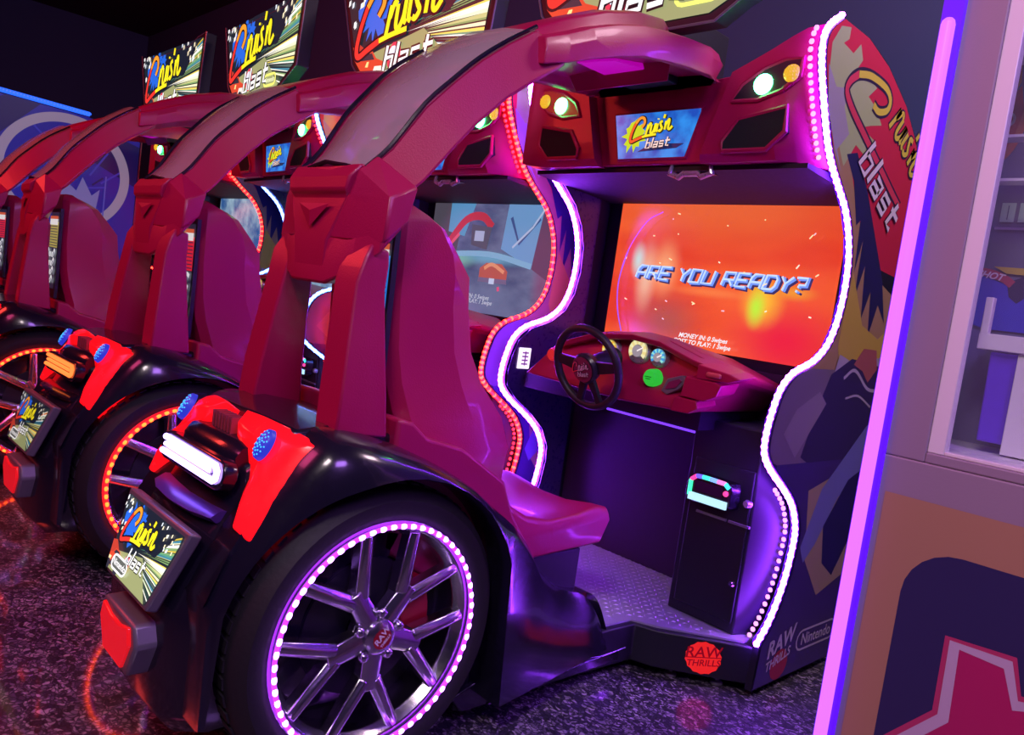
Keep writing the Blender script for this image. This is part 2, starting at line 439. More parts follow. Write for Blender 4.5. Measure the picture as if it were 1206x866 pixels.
# ------------------------------------------------------------------ the room
def floor_mat():
    m, nt, b = new_mat('speckled_floor')
    tc = nt.nodes.new('ShaderNodeTexCoord')
    v = nt.nodes.new('ShaderNodeTexVoronoi'); v.inputs['Scale'].default_value = 88; v.inputs['Randomness'].default_value = 1
    mp = nt.nodes.new('ShaderNodeMapping'); mp.inputs['Scale'].default_value = (1, 0.75, 1); mp.inputs['Rotation'].default_value = (0, 0, 0.6)
    nt.links.new(tc.outputs['Object'], mp.inputs['Vector'])
    nn = nt.nodes.new('ShaderNodeTexNoise'); nn.inputs['Scale'].default_value = 30; nn.inputs['Detail'].default_value = 2
    nt.links.new(mp.outputs['Vector'], nn.inputs['Vector'])
    mxv = nt.nodes.new('ShaderNodeMix'); mxv.data_type = 'VECTOR'; mxv.inputs['Factor'].default_value = 0.04
    nt.links.new(mp.outputs['Vector'], mxv.inputs['A']); nt.links.new(nn.outputs['Color'], mxv.inputs['B'])
    nt.links.new(mxv.outputs['Result'], v.inputs['Vector'])
    ve = nt.nodes.new('ShaderNodeTexVoronoi'); ve.feature = 'DISTANCE_TO_EDGE'; ve.inputs['Scale'].default_value = 88
    nt.links.new(mxv.outputs['Result'], ve.inputs['Vector'])
    mr = nt.nodes.new('ShaderNodeMapRange'); mr.inputs['From Min'].default_value = 0.0; mr.inputs['From Max'].default_value = 0.25
    nt.links.new(ve.outputs['Distance'], mr.inputs['Value'])
    sp = nt.nodes.new('ShaderNodeSeparateColor'); nt.links.new(v.outputs['Color'], sp.inputs[0])
    rp = nt.nodes.new('ShaderNodeValToRGB')
    e = rp.color_ramp.elements; e[0].position = 0.25; e[0].color = (0.035, 0.028, 0.055, 1); e[1].position = 0.95; e[1].color = (0.46, 0.40, 0.47, 1)
    e2 = rp.color_ramp.elements.new(0.6); e2.color = (0.20, 0.16, 0.24, 1)
    nt.links.new(sp.outputs[0], rp.inputs['Fac'])
    mx = nt.nodes.new('ShaderNodeMix'); mx.data_type = 'RGBA'; mx.inputs['A'].default_value = (0.012, 0.010, 0.02, 1)
    nt.links.new(mr.outputs['Result'], mx.inputs['Factor']); nt.links.new(rp.outputs['Color'], mx.inputs['B'])
    nt.links.new(mx.outputs['Result'], b.inputs['Base Color'])
    sset(b, Roughness=0.55)
    b.inputs['Coat IOR'].default_value = 1.8; b.inputs['Coat Weight'].default_value = 0.9; b.inputs['Coat Roughness'].default_value = 0.07
    bp = nt.nodes.new('ShaderNodeBump'); bp.inputs['Strength'].default_value = 0.35; bp.inputs['Distance'].default_value = 0.002
    nt.links.new(sp.outputs[0], bp.inputs['Height']); nt.links.new(bp.outputs['Normal'], b.inputs['Normal'])
    bc = nt.nodes.new('ShaderNodeBump'); bc.inputs['Strength'].default_value = 0.03; bc.inputs['Distance'].default_value = 0.002
    nt.links.new(sp.outputs[0], bc.inputs['Height']); nt.links.new(bc.outputs['Normal'], b.inputs['Coat Normal'])
    return m
WX0, WX1, WY0, WY1, WH = -4.5, 3.55, -5.0, 9.5, 3.9
def room():
    wallm = mat('dark_wall_paint', (0.040, 0.065, 0.15), 0.85, bscale=3)
    ceilm = mat('dark_ceiling_paint', (0.03, 0.025, 0.04), 0.9, bscale=3)
    def s(name, x0, x1, y0, y1, z0, z1, m):
        bm = bmesh.new(); bx(bm, x0, x1, y0, y1, z0, z1)
        return mark_structure(finish(name, bm, m, None, smooth=0))
    s('floor', WX0-.1, WX1+.1, WY0-.1, WY1+.1, -0.1, 0, floor_mat())
    s('ceiling', WX0, WX1, WY0, WY1, WH, WH+.1, ceilm)
    s('wall_back', WX1, WX1+.1, WY0, WY1, 0, WH, wallm)
    s('wall_left', WX0, WX1, WY1, WY1+.1, 0, WH, wallm)
    s('wall_right', WX0, WX1, WY0-.1, WY0, 0, WH, wallm)
    s('wall_front', WX0-.1, WX0, WY0, WY1, 0, WH, wallm)
room()

# ------------------------------------------------------------------ the racing machines
LED = [(2.31, 2.165), (2.264, 2.131), (2.236, 2.097), (2.232, 2.054), (2.25, 1.999), (2.286, 1.931), (2.326, 1.862), (2.369, 1.798), (2.416, 1.750),
       (2.477, 1.702), (2.553, 1.640), (2.608, 1.560), (2.640, 1.468), (2.645, 1.363), (2.626, 1.262), (2.582, 1.185), (2.505, 1.130), (2.385, 1.087),
       (2.325, 1.036), (2.298, 0.970), (2.284, 0.902), (2.291, 0.842), (2.347, 0.788), (2.460, 0.715), (2.540, 0.650), (2.587, 0.570), (2.592, 0.500),
       (2.578, 0.405), (2.550, 0.32), (2.506, 0.239), (2.450, 0.178)]
LEDS = [(p.x, p.y) for p in catmull([(a, b, 0) for a, b in LED], 3)]
def led_path(off, dy, n=4):
    P = catmull([(x, 0, z) for x, z in LED], n); out = []
    for i, p in enumerate(P):
        t = (P[min(i+1, len(P)-1)]-P[max(i-1, 0)]).normalized()
        out.append(Vector((p.x+t.z*off, dy, p.z-t.x*off)))
    return out
WING = LEDS + [(2.445, 0.02), (3.03, 0.02), (3.03, 1.908), (2.982, 1.958), (2.846, 2.051), (2.66, 2.131), (2.489, 2.168)]
HW = 0.618                       # half width between the side panels
WCX, WCZ, WR, TR_ = 1.107, 0.366, 0.275, 0.366

def wheel(root, sgn, pal):
    """sgn -1: driver's right wheel"""
    yf = -0.34                    # outer face of the rim
    def Y(v): return v if sgn < 0 else -v
    bm = bmesh.new()
    # rim barrel
    lathe(bm, [(WR+.012, Y(yf+.004)), (WR+.012, Y(yf+.15)), (WR-.02, Y(yf+.15)), (WR-.03, Y(yf+.03)), (WR-.012, Y(yf+.004))], (WCX, 0, WCZ), 'y', 64)
    # five forked spokes
    yo, yi = Y(yf+.012), Y(yf+.045)
    for k in range(5):
        a = R(124-72*k)
        d = Vector((math.cos(a), 0, math.sin(a))); n = Vector((-d.z, 0, d.x))
        c = Vector((WCX, 0, WCZ))
        def bar(p0, p1, w0, w1, dome=0.010):
            t = (p1-p0).normalized(); q = Vector((-t.z, 0, t.x))
            rings = []
            for p, ww in ((p0, w0), (p1, w1)):
                rings.append([Vector((v.x, y, v.z)) for v, y in ((p+q*ww, yi), (p+q*ww, yo), (p+q*ww*.35, yo-Y(-dome)*-1 if False else yo+(-dome if sgn < 0 else dome)),
                              (p-q*ww*.35, yo+(-dome if sgn < 0 else dome)), (p-q*ww, yo), (p-q*ww, yi))])
            loft(bm, rings)
        fork = c+d*0.125
        bar(c+d*0.03, fork+d*.012, 0.030, 0.026)
        for s_ in (-1, 1):
            aa = a+s_*R(20.5)
            e = c+Vector((math.cos(aa), 0, math.sin(aa)))*(WR-.015)
            bar(fork-d*.012+n*s_*.012, e, 0.021, 0.016)
    o = finish('wheel', bm, M['chrome'], root, bevel=.003)
    bm = bmesh.new()
    lathe(bm, [(WR+.01, Y(yf+.002)), (WR+.03, Y(yf-.012)), (TR_-.03, Y(yf-.012)), (TR_-.006, Y(yf+.012)), (TR_, Y(yf+.035)), (TR_, Y(yf+.15)), (TR_-.03, Y(yf+.18)), (WR+.01, Y(yf+.17))], (WCX, 0, WCZ), 'y', 96)
    for k in range(56):            # tread blocks
        a = 2*PI*k/56
        for yy in (yf+.035, yf+.105):
            d = Vector((math.cos(a), 0, math.sin(a))); q = Vector((-d.z, 0, d.x)); c = Vector((WCX, 0, WCZ))
            P = []
            for rr in (TR_-.004, TR_+.004):
                for y in (yy, yy+.05):
                    for sd in (-.013, .013):
                        v = c+d*rr+q*(sd+(.006 if y == yy else 0)); P.append(bm.verts.new((v.x, Y(y), v.z)))
            for f in ((0,1,3,2), (4,6,7,5), (0,4,5,1), (2,3,7,6), (0,2,6,4), (1,5,7,3)): bm.faces.new([P[i] for i in f])
    finish('tyre', bm, M['rubber'], o)
    # LED ring: lit tube with bright diodes
    bm = bmesh.new()
    ring = [(WCX+WR*math.cos(a), Y(yf-.010), WCZ+WR*math.sin(a)) for a in [2*PI*k/72 for k in range(72)]]
    tube(bm, ring, 0.0062, 6, True)
    nb = len(bm.faces)
    N = pal['ring_n']
    for k in range(N):
        a = 2*PI*(k+.3)/N
        ball(bm, (WCX+WR*math.cos(a), Y(yf-.013), WCZ+WR*math.sin(a)), 0.0085, (0.8, 0.55, 1.25), 8, 5, Euler((0, -a, 0)))
    for i, f in enumerate(bm.faces):
        if i >= nb: f.material_index = 1
    finish('led_ring', bm, None, o, mats=[pal['ring_base'], pal['ring_bead']])
    # hub
    bm = bmesh.new()
    lathe(bm, [(0.0005, Y(yf-.012)), (.032, Y(yf-.012)), (.042, Y(yf-.004)), (.046, Y(yf+.02)), (.06, Y(yf+.03)), (.06, Y(yf+.05)), (.0005, Y(yf+.05))], (WCX, 0, WCZ), 'y', 32)
    for k in range(5):
        a = R(124-36-72*k); ball(bm, (WCX+.058*math.cos(a), Y(yf+.006), WCZ+.058*math.sin(a)), .014, (1, 1, 1), 8, 6)
    finish('hub', bm, M['chrome'], o)
    fr = Frame((WCX, Y(yf-.012), WCZ), (1 if sgn < 0 else -1, 0, 0), (0, 0, 1), (0, Y(-1), 0))
    art('hub_badge', fr, [pill_poly((0, 0), .052, .05, (0.35, 0.01, 0.02), 0.3), ('text', 'RAW', (-.002, .008), .022, (.85, .8, .85), 0.9, 0.1, .0006), ('text', 'THRILLS', (.009, -.006), .010, (.85, .8, .85), 0.9, 0.1, .0004)], o)
    # brake disc and caliper
    bm = bmesh.new(); lathe(bm, [(.05, Y(yf+.07)), (.17, Y(yf+.07)), (.17, Y(yf+.085)), (.05, Y(yf+.085))], (WCX, 0, WCZ), 'y', 40)
    finish('brake_disc', bm, M['black'], o)
    bm = bmesh.new()
    lathe(bm, [(.10, Y(yf+.055)), (.185, Y(yf+.055)), (.185, Y(yf+.10)), (.10, Y(yf+.10))], (WCX, 0, WCZ), 'y', 10, (R(-8), R(38)))
    finish('brake_caliper', bm, M['caliper'], o, bevel=.004)
    bm = bmesh.new(); lathe(bm, [(.0005, Y(yf+.11)), (WR-.01, Y(yf+.11)), (WR-.01, Y(yf+.13)), (.0005, Y(yf+.13))], (WCX, 0, WCZ), 'y', 40)
    finish('wheel_backing', bm, M['black_matt'], o)
    return o

FT = [(0.70, 0.50), (0.74, 0.60), (0.79, 0.68), (0.84, 0.755), (0.89, 0.825), (0.95, 0.858), (1.09, 0.834), (1.286, 0.756), (1.416, 0.678), (1.503, 0.622), (1.584, 0.553), (1.659, 0.465), (1.723, 0.411), (1.797, 0.36), (1.881, 0.329), (1.965, 0.312), (2.02, 0.262), (2.075, 0.17)]
def fender(root, sgn):
    Y = lambda v: v if sgn < 0 else -v
    bm = bmesh.new(); rings = []
    pts = catmull([(x, 0, z) for x, z in FT], 3)
    for p in pts:
        x, z = p.x, p.z
        dx = x-WCX
        rad = TR_+.028
        lip = WCZ+math.sqrt(rad*rad-dx*dx) if abs(dx) < rad-.004 else 0.0
        lip = max(lip, 0.10 if x > WCX else 0.22)
        lip = min(lip, z-.02)
        yo = -.385 if x < 1.5 else -.385+(x-1.5)*0.17
        if x < 1.0: yo = -.385+(1.0-x)*.28
        th = z-lip
        rings.append([(x, Y(-.16), z-.015), (x, Y(-.22), z), (x, Y(-.275), z-.002), (x, Y(yo+.04), z-min(.022, th*.3)), (x, Y(yo+.008), z-min(.06, th*.6)), (x, Y(yo), lip+.004), (x, Y(yo+.012), lip), (x, Y(-.16), lip)])
    loft(bm, rings)
    return finish('fender', bm, M['shell_black'], root, smooth=50)

def led_strip(parent, Yp, sgn, pal):
    """bead strip along the front edge of a side panel; Yp panel centre plane"""
    bm = bmesh.new()
    path = led_path(.010, Yp, 3)
    tube(bm, path, .0085, 6)
    nb = len(bm.faces)
    # beads every 22 mm
    L = 0; last = path[0]; nxt = 0
    for p in path:
        d = (p-last).length; L += d
        while L >= nxt:
            ball(bm, p, .0105, (1, 1.1, 1), 6, 4); nxt += pal['pitch']
        last = p
    for i, f in enumerate(bm.faces):
        if i >= nb: f.material_index = 1
    return finish('led_strip', bm, None, parent, mats=[pal['strip_base'], pal['strip_bead']])

def side_panel(root, sgn, pal, kind):
    Y = lambda v: v if sgn < 0 else -v
    bm = bmesh.new(); prism(bm, WING, 1, Y(-HW-.004), Y(-HW+.022))
    panel = finish('side_panel', bm, M['black'], root, smooth=0, bevel=.002, seg=1)
    # glossy inner liner
    bm = bmesh.new(); prism(bm, [(x+.006, z) for x, z in LED]+[(2.46, .19), (2.72, .19), (2.72, 2.0), (2.4, 2.13)], 1, Y(-HW+.022), Y(-HW+.028))
    finish('inner_liner', bm, M['wing_inner'], panel, smooth=0)
    led_strip(panel, Y(-HW+.004), sgn, pal)
    if sgn > 0: return panel
    bm = bmesh.new(); path = led_path(.014, Y(-HW+.038), 14); L = 0; nxt = .02
    for a, b in zip(path, path[1:]):
        L += (b-a).length
        if L >= nxt and (1.76 < b.z < 2.12 or b.z < .70):
            ball(bm, b, .0085, (1, 1, 1), 6, 4); nxt = L+.022
    finish('inner_diodes_and_reflection', bm, pal['inner'], panel)  # lower beads are diodes; upper ones model the strip's reflection in the header
    return panel

ORANGE_RED = (0.62, 0.10, 0.08)
def side_art(panel, sgn, full):
    Yp = -HW-.004 if sgn < 0 else HW+.004
    fr = Frame((0, Yp, 0), (1, 0, 0), (0, 0, 1), (0, -1 if sgn < 0 else 1, 0))
    it = []
    redc = (0.62, 0.02, 0.06); tan = (0.42, 0.25, 0.13); grn = (0.42, 0.50, 0.24); navy = (0.025, 0.02, 0.10)
    front = [(x+.006, z) for x, z in LEDS]
    def band(z0, z1, col):
        f = [p for p in front if z0 <= p[1] <= z1]
        bk = [(3.026, z0), (3.026, z1)]
        return ('poly', f+bk, col)
    it.append(('poly', [p for p in front if p[1] > 1.47]+[(3.026, 1.47), (3.026, 1.90), (2.98, 1.952), (2.845, 2.046), (2.66, 2.125), (2.489, 2.163)], redc))
    it.append(('poly', [p for p in front if 1.10 <= p[1] <= 1.80]+[(2.60, 1.10), (3.026, 1.10), (3.026, 1.40), (2.85, 1.45), (2.70, 1.55), (2.55, 1.72), (2.42, 1.90), (2.36, 1.86)], tan))
    it.append(('poly', [(2.27, 2.0), (2.26, 2.08), (2.30, 2.14), (2.36, 2.155), (2.36, 2.12), (2.33, 2.10), (2.40, 2.09), (2.44, 2.13), (2.47, 2.09), (2.43, 2.04), (2.52, 2.06), (2.60, 2.04), (2.55, 2.00), (2.62, 1.98), (2.68, 1.94), (2.60, 1.92), (2.54, 1.90), (2.66, 1.88), (2.60, 1.82), (2.52, 1.84), (2.46, 1.76), (2.42, 1.80), (2.37, 1.86), (2.31, 1.95)], grn))
    it.append(('poly', [(2.30, 1.90), (2.26, 2.02), (2.33, 1.97), (2.42, 1.99), (2.40, 1.93), (2.46, 1.86), (2.40, 1.80), (2.45, 1.74), (2.38, 1.80)], (0.38, 0.33, 0.42)))
    it.append(('poly', [(2.47, 1.80), (2.54, 1.82), (2.66, 1.72), (2.90, 1.45), (2.98, 1.30), (2.90, 1.36), (2.86, 1.24), (2.82, 1.40), (2.78, 1.30), (2.74, 1.48), (2.70, 1.36), (2.69, 1.56), (2.665, 1.45), (2.645, 1.62), (2.62, 1.60), (2.55, 1.73)], navy))
    it.append(('poly', [(2.66, 1.45), (2.80, 1.28), (2.95, 1.24), (3.02, 1.28), (3.02, 1.06), (2.72, 1.04), (2.64, 1.2)], (0.60, 0.42, 0.07)))
    # title running down the panel
    YL, RD, DK, PW = (.70, .60, .06), (.70, .05, .10), (.03, .015, .05), (.80, .72, .80)
    C1 = [(2.594, 1.985), (2.640, 1.975), (2.700, 1.995), (2.712, 2.030), (2.665, 2.058), (2.547, 2.063), (2.46, 2.045)]
    C2 = [(2.46, 2.045), (2.41, 2.01), (2.400, 1.975), (2.455, 1.935), (2.560, 1.885), (2.70, 1.820), (2.84, 1.755), (2.93, 1.715)]
    it += [('line', C1+C2[1:], .040, DK), ('line', C2, .024, RD), ('line', C1, .022, YL)]
    o2, k2, r2 = (2.535, 1.950), .046, R(-32)
    for st in CR_L: it.append(('line', xf(st, o2, k2, r2), .030, DK))
    for st in CR_L: it.append(('line', xf(st, o2, k2, r2), .017, YL))
    for st in BL_L: it.append(('line', xf(st, (2.560, 1.790), .052, R(-28), .35), .030, DK, False))
    for st in BL_L: it.append(('line', xf(st, (2.560, 1.790), .052, R(-28), .35), .019, PW, False))
    # racing picture lower down
    it.append(('poly', [p for p in front if 0.80 <= p[1] <= 1.12]+[(2.35, .8), (3.026, .8), (3.026, 1.12)], (0.22, 0.15, 0.25)))
    it.append(('poly', [(2.66, 1.17), (2.80, 1.14), (3.02, 1.18), (3.02, 1.08), (2.8, 1.06), (2.64, 1.1)], (0.45, 0.38, 0.48)))
    it.append(('poly', [(2.62, 1.10), (2.76, 1.16), (3.02, 1.14), (3.02, .88), (2.70, .74), (2.50, .82), (2.56, .98)], (0.05, 0.03, 0.12)))
    it.append(('line', [(2.72, 1.09), (2.80, 1.12), (2.92, 1.06), (3.00, 1.05)], .012, (0.5, 0.42, 0.55)))
    it.append(('line', [(2.76, 1.02), (2.86, 1.03), (2.98, .99)], .008, (0.5, 0.42, 0.55)))
    it.append(('poly', [(2.78, 1.14), (2.86, 1.12), (2.92, 1.08), (2.98, 1.13), (2.95, 1.2), (2.84, 1.2)], (0.45, 0.12, 0.12)))
    it.append(('poly', [(2.46, .82), (2.62, 1.0), (2.56, 1.04), (2.42, .98), (2.36, .9)], (0.30, 0.22, 0.32)))
    it.append(('poly', [p for p in front if 0.17 <= p[1] <= 0.80]+[(2.445, .03), (3.026, .03), (3.026, .8), (2.35, .8)], (0.07, 0.035, 0.20)))
    it.append(('poly', [(2.60, .70), (3.02, .80), (3.02, .36), (2.80, .30), (2.66, .45)], (0.42, 0.29, 0.22)))
    it.append(('poly', [(2.61, .50), (2.70, .70), (2.98, .92), (3.02, .93), (3.02, .74), (2.84, .66), (2.72, .50), (2.65, .44)], (0.20, 0.20, 0.52)))
    it.append(('poly', [(2.76, .56), (2.90, .72), (3.02, .76), (3.02, .52), (2.90, .36), (2.80, .42)], (0.03, 0.02, 0.13)))
    # maker's marks
    it.append(pill((2.86, .142), .30, .072, (.55, .48, .62), .008, R(0)))
    it.append(('text', 'Nintendo', (2.86, .142), .060, (.6, .52, .66), 0, 0, .0008))
    it.append(('poly', [(2.60+.06*math.cos(a*PI/8), .085+.055*math.sin(a*PI/8)) for a in range(16)], (0.45, .02, .08)))
    it.append(('text', 'RAW', (2.590, .165), .080, (.55, .48, .62), R(12), .25, .0025))
    it.append(('text', 'THRILLS', (2.585, .105), .046, (.55, .48, .62), R(12), .25, .0012))
    # keep the print inside the panel outline on the back edge
    return art('side_art', fr, it, panel, lit=0.0, h0=.0003, dh=.00012)

def header(root, pal):
    bm = bmesh.new()
    prism(bm, [(-.27, 1.742), (-.30, 1.93), (-.33, 2.03), (-.2, 2.02), (.2, 2.02), (.33, 2.03), (.30, 1.93), (.27, 1.742)], 0, 2.285, 2.60)
    h = finish('header', bm, M['red'], root, bevel=.006)
    def ledx(z):
        for (xa, za), (xb, zb) in zip(LED, LED[1:]):
            if zb <= z <= za: return xa+(xb-xa)*(za-z)/(za-zb)
        return LED[0][0]
    for sg in (-1, 1):
        bm = bmesh.new(); cols = []
        NZ = 12
        for ya, yb, zb, zt in ((.592, .592, 1.745, 2.150), (.570, .570, 1.743, 2.142), (.545, .545, 1.742, 2.128), (.50, .50, 1.740, 2.104), (.44, .44, 1.739, 2.075), (.36, .37, 1.738, 2.045), (.225, .31, 1.738, 2.02)):
            col = []
            for k in range(NZ+1):
                z = zb+(zt-zb)*k/NZ; y = ya+(yb-ya)*k/NZ
                t = min(1, (.592-y)/.075); t = t*t*(3-2*t)
                xi = 2.262 if k == 0 else (2.240 if k < 3 else 2.238)
                xo = ledx(z)+.004 if sg < 0 else 2.212
                x = xo+(max(xi, 0)-xo)*t
                col.append((x, y*sg, z))
            cols.append(col)
        V = [[bm.verts.new(p) for p in c] for c in cols]; W = [[bm.verts.new((2.60, p[1], p[2])) for p in c] for c in cols]
        n = len(V)
        for i in range(n-1):
            for k in range(NZ):
                bm.faces.new((V[i][k], V[i+1][k], V[i+1][k+1], V[i][k+1])); bm.faces.new((W[i][k], W[i][k+1], W[i+1][k+1], W[i+1][k]))
            bm.faces.new((V[i][0], W[i][0], W[i+1][0], V[i+1][0])); bm.faces.new((V[i][NZ], V[i+1][NZ], W[i+1][NZ], W[i][NZ]))
        for i in (0, n-1):
            for k in range(NZ): bm.faces.new((V[i][k], V[i][k+1], W[i][k+1], W[i][k]))
        finish('header_wing', bm, M['red'], h, smooth=40)
    bm = bmesh.new(); prism(bm, [(2.30, 1.722), (2.79, 1.690), (2.79, 1.76), (2.60, 1.76), (2.60, 2.0), (2.56, 2.0), (2.56, 1.737), (2.30, 1.737)], 1, -.588, .588)
    finish('screen_shroud', bm, M['black_matt'], h, smooth=0)
    # raised rims
    bm = bmesh.new()
    def rim(P, r=.009, x=2.237):
        tube(bm, [(x, y, z) for y, z in P], r, 8, True)
    SPK = [(-.315, 1.80), (-.365, 1.868), (-.525, 1.895), (-.530, 1.82), (-.475, 1.768), (-.32, 1.768)]
    BAD = [(.19, 1.925), (-.19, 1.925), (-.148, 1.765), (.148, 1.765)]
    POD = [(-.33, 1.925), (-.36, 1.975), (-.43, 2.018), (-.50, 2.038), (-.553, 2.036), (-.550, 1.985), (-.50, 1.945), (-.42, 1.922)]
    mir = lambda P: [(-y, z) for y, z in P]
    for P in (SPK, mir(SPK), POD, mir(POD)): rim(P)
    rim(BAD, .009, 2.284)
    finish('header_rim', bm, M['red'], h)
    for P in (SPK, mir(SPK)):
        bm = bmesh.new(); prism(bm, P, 0, 2.231, 2.28); finish('speaker_grille', bm, M['speaker'], h)
    for P in (POD, mir(POD)):
        sg = 1 if P[0][0] > 0 else -1
        bm = bmesh.new(); prism(bm, P, 0, 2.231, 2.28); pod = finish('lamp_pod', bm, M['bezel'], h)
        for (yy, zz, rr, mm, nm) in ((.434, 1.968, .034, pal['green_lamp'], 'green_lamp'), (.525, 1.994, .028, pal['amber_lamp'], 'amber_lamp')):
            pass
    for sg in (1, -1):
        for (yy, zz, rr, mm, nm) in ((.434, 1.968, .032, pal['green_lamp'], 'green_lamp'), (.525, 1.992, .027, pal['amber_lamp'], 'amber_lamp')):
            bm = bmesh.new(); ball(bm, (2.231, sg*yy, zz), rr, (.55, 1, 1), 18, 10)
            if nm == 'amber_lamp':
                for a in range(-2, 3):
                    for b_ in range(-2, 3):
                        if a*a+b_*b_ < 6: ball(bm, (2.231-.0135+.001*(a*a+b_*b_), sg*yy+a*.009, zz+b_*.009), .0036, (1, 1, 1), 6, 4)
            finish(nm, bm, mm, h)
    # title badge
    bm = bmesh.new(); prism(bm, [(y*.98, z) for y, z in BAD], 0, 2.274, 2.30)
    bd = finish('title_badge', bm, picture_mat('badge_picture_'+pal['key'], (0.01, 0.08, 0.50), (0.03, 0.28, 0.85), [], 1.0, 14, 3), h, smooth=0)
    fr = Frame((2.2735, 0, 1.845), (0, -1, 0), (0, 0, 1), (-1, 0, 0))
    it = [splash((-.085, .0), .060, (.55, .75, .02), 11, .45, .9, 1, 4), ('poly', [(-.06, -.058), (.11, -.05), (.14, -.035), (.0, -.03)], (.01, .02, .10))]
    it += title_items((-.095, -.052), .0185, R(4), blast_o=(4.2, -.1), bs=.80, cols=(YEL, ORG_, (.95, .12, .02), (1, .75, .7)), w=.5)
    art('badge_lettering', fr, it, bd, lit=0.95)
    # camera bracket under the header
    bm = bmesh.new()
    tube(bm, [(2.300, y-.165, z) for y, z in [(.075, 1.755), (-.075, 1.755), (-.085, 1.712), (-.045, 1.700), (-.03, 1.712), (.03, 1.712), (.045, 1.700), (.085, 1.712)]], .011, 8, True)
    finish('camera_bracket', bm, M['silver'], h)
    bm = bmesh.new(); bx(bm, 2.315, 2.36, -.235, -.095, 1.716, 1.748); finish('camera_housing', bm, M['bezel'], h)
    return h

def marquee(root, pal, pillpos):
    X = 2.10
    out = [(.31, 2.135), (.385, 2.19), (.47, 2.27), (.63, 2.665), (.585, 2.635), (.30, 2.615), (-.34, 2.615), (-.48, 2.66), (-.62, 2.675), (-.58, 2.27), (-.39, 2.185), (-.31, 2.135)]
    bm = bmesh.new(); prism(bm, out, 0, X, X+.07)
    bx(bm, X+.02, 2.50, -.10, .10, 2.0, 2.24)
    s = finish('marquee_sign', bm, M['black'], root, bevel=.004)
    bm = bmesh.new()
    tube(bm, [(X-.002, y, z) for y, z in out], .0045, 6, True)
    finish('sign_edging', bm, M['grey_trim'], s)
    inner = [(y*.93, 2.40+(z-2.40)*.90) for y, z in out]
    fr = Frame((X-.001, 0, 2.40), (0, -1, 0), (0, 0, 1), (-1, 0, 0))
    cu = [(-y, z-2.40) for y, z in inner]
    # clip artwork to the sign outline
    it = sign_items(1.16, .52, hue=0)
    it += [('line', pill((.24, -.17), .17, .06, WHT, .010)[1], .014, (.95, .95, .2), False, True), ('text', 'Nintendo', (.24, -.17), .036, (.9, .95, .6), 0, 0, .0008)]
    it += title_items((-.42, -.215), .068, R(5), blast_o=(3.7, -.1), bs=.78, w=.42)
    a = art('lit_artwork', fr, it, s, lit=1.1, h0=.001, dh=.0001)
    clip_poly(a, fr, cu)
    return s

def clip_poly(o, fr, poly):
    """trim a flat printed mesh to a (mostly convex) outline given in frame coordinates"""
    # keep to the convex hull of the outline by successive bisects
    pts = [Vector((a, b)) for a, b in poly]
    # convex hull (monotone chain)
    P = sorted([(p.x, p.y) for p in pts])
    def half(Q):
        H = []
        for p in Q:
            while len(H) >= 2 and (H[-1][0]-H[-2][0])*(p[1]-H[-2][1])-(H[-1][1]-H[-2][1])*(p[0]-H[-2][0]) <= 0: H.pop()
            H.append(p)
        return H
    hull = half(P)[:-1]+half(P[::-1])[:-1]
    bm = bmesh.new(); bm.from_mesh(o.data)
    n = len(hull)
    for i in range(n):
        a, b = hull[i], hull[(i+1) % n]
        A = fr.p(a[0], a[1])-ORG[0]; B = fr.p(b[0], b[1])-ORG[0]
        no = (B-A).cross(fr.n).normalized()
        bmesh.ops.bisect_plane(bm, geom=bm.verts[:]+bm.edges[:]+bm.faces[:], plane_co=A, plane_no=no, clear_outer=True, dist=1e-6)
    bm.to_mesh(o.data); bm.free()

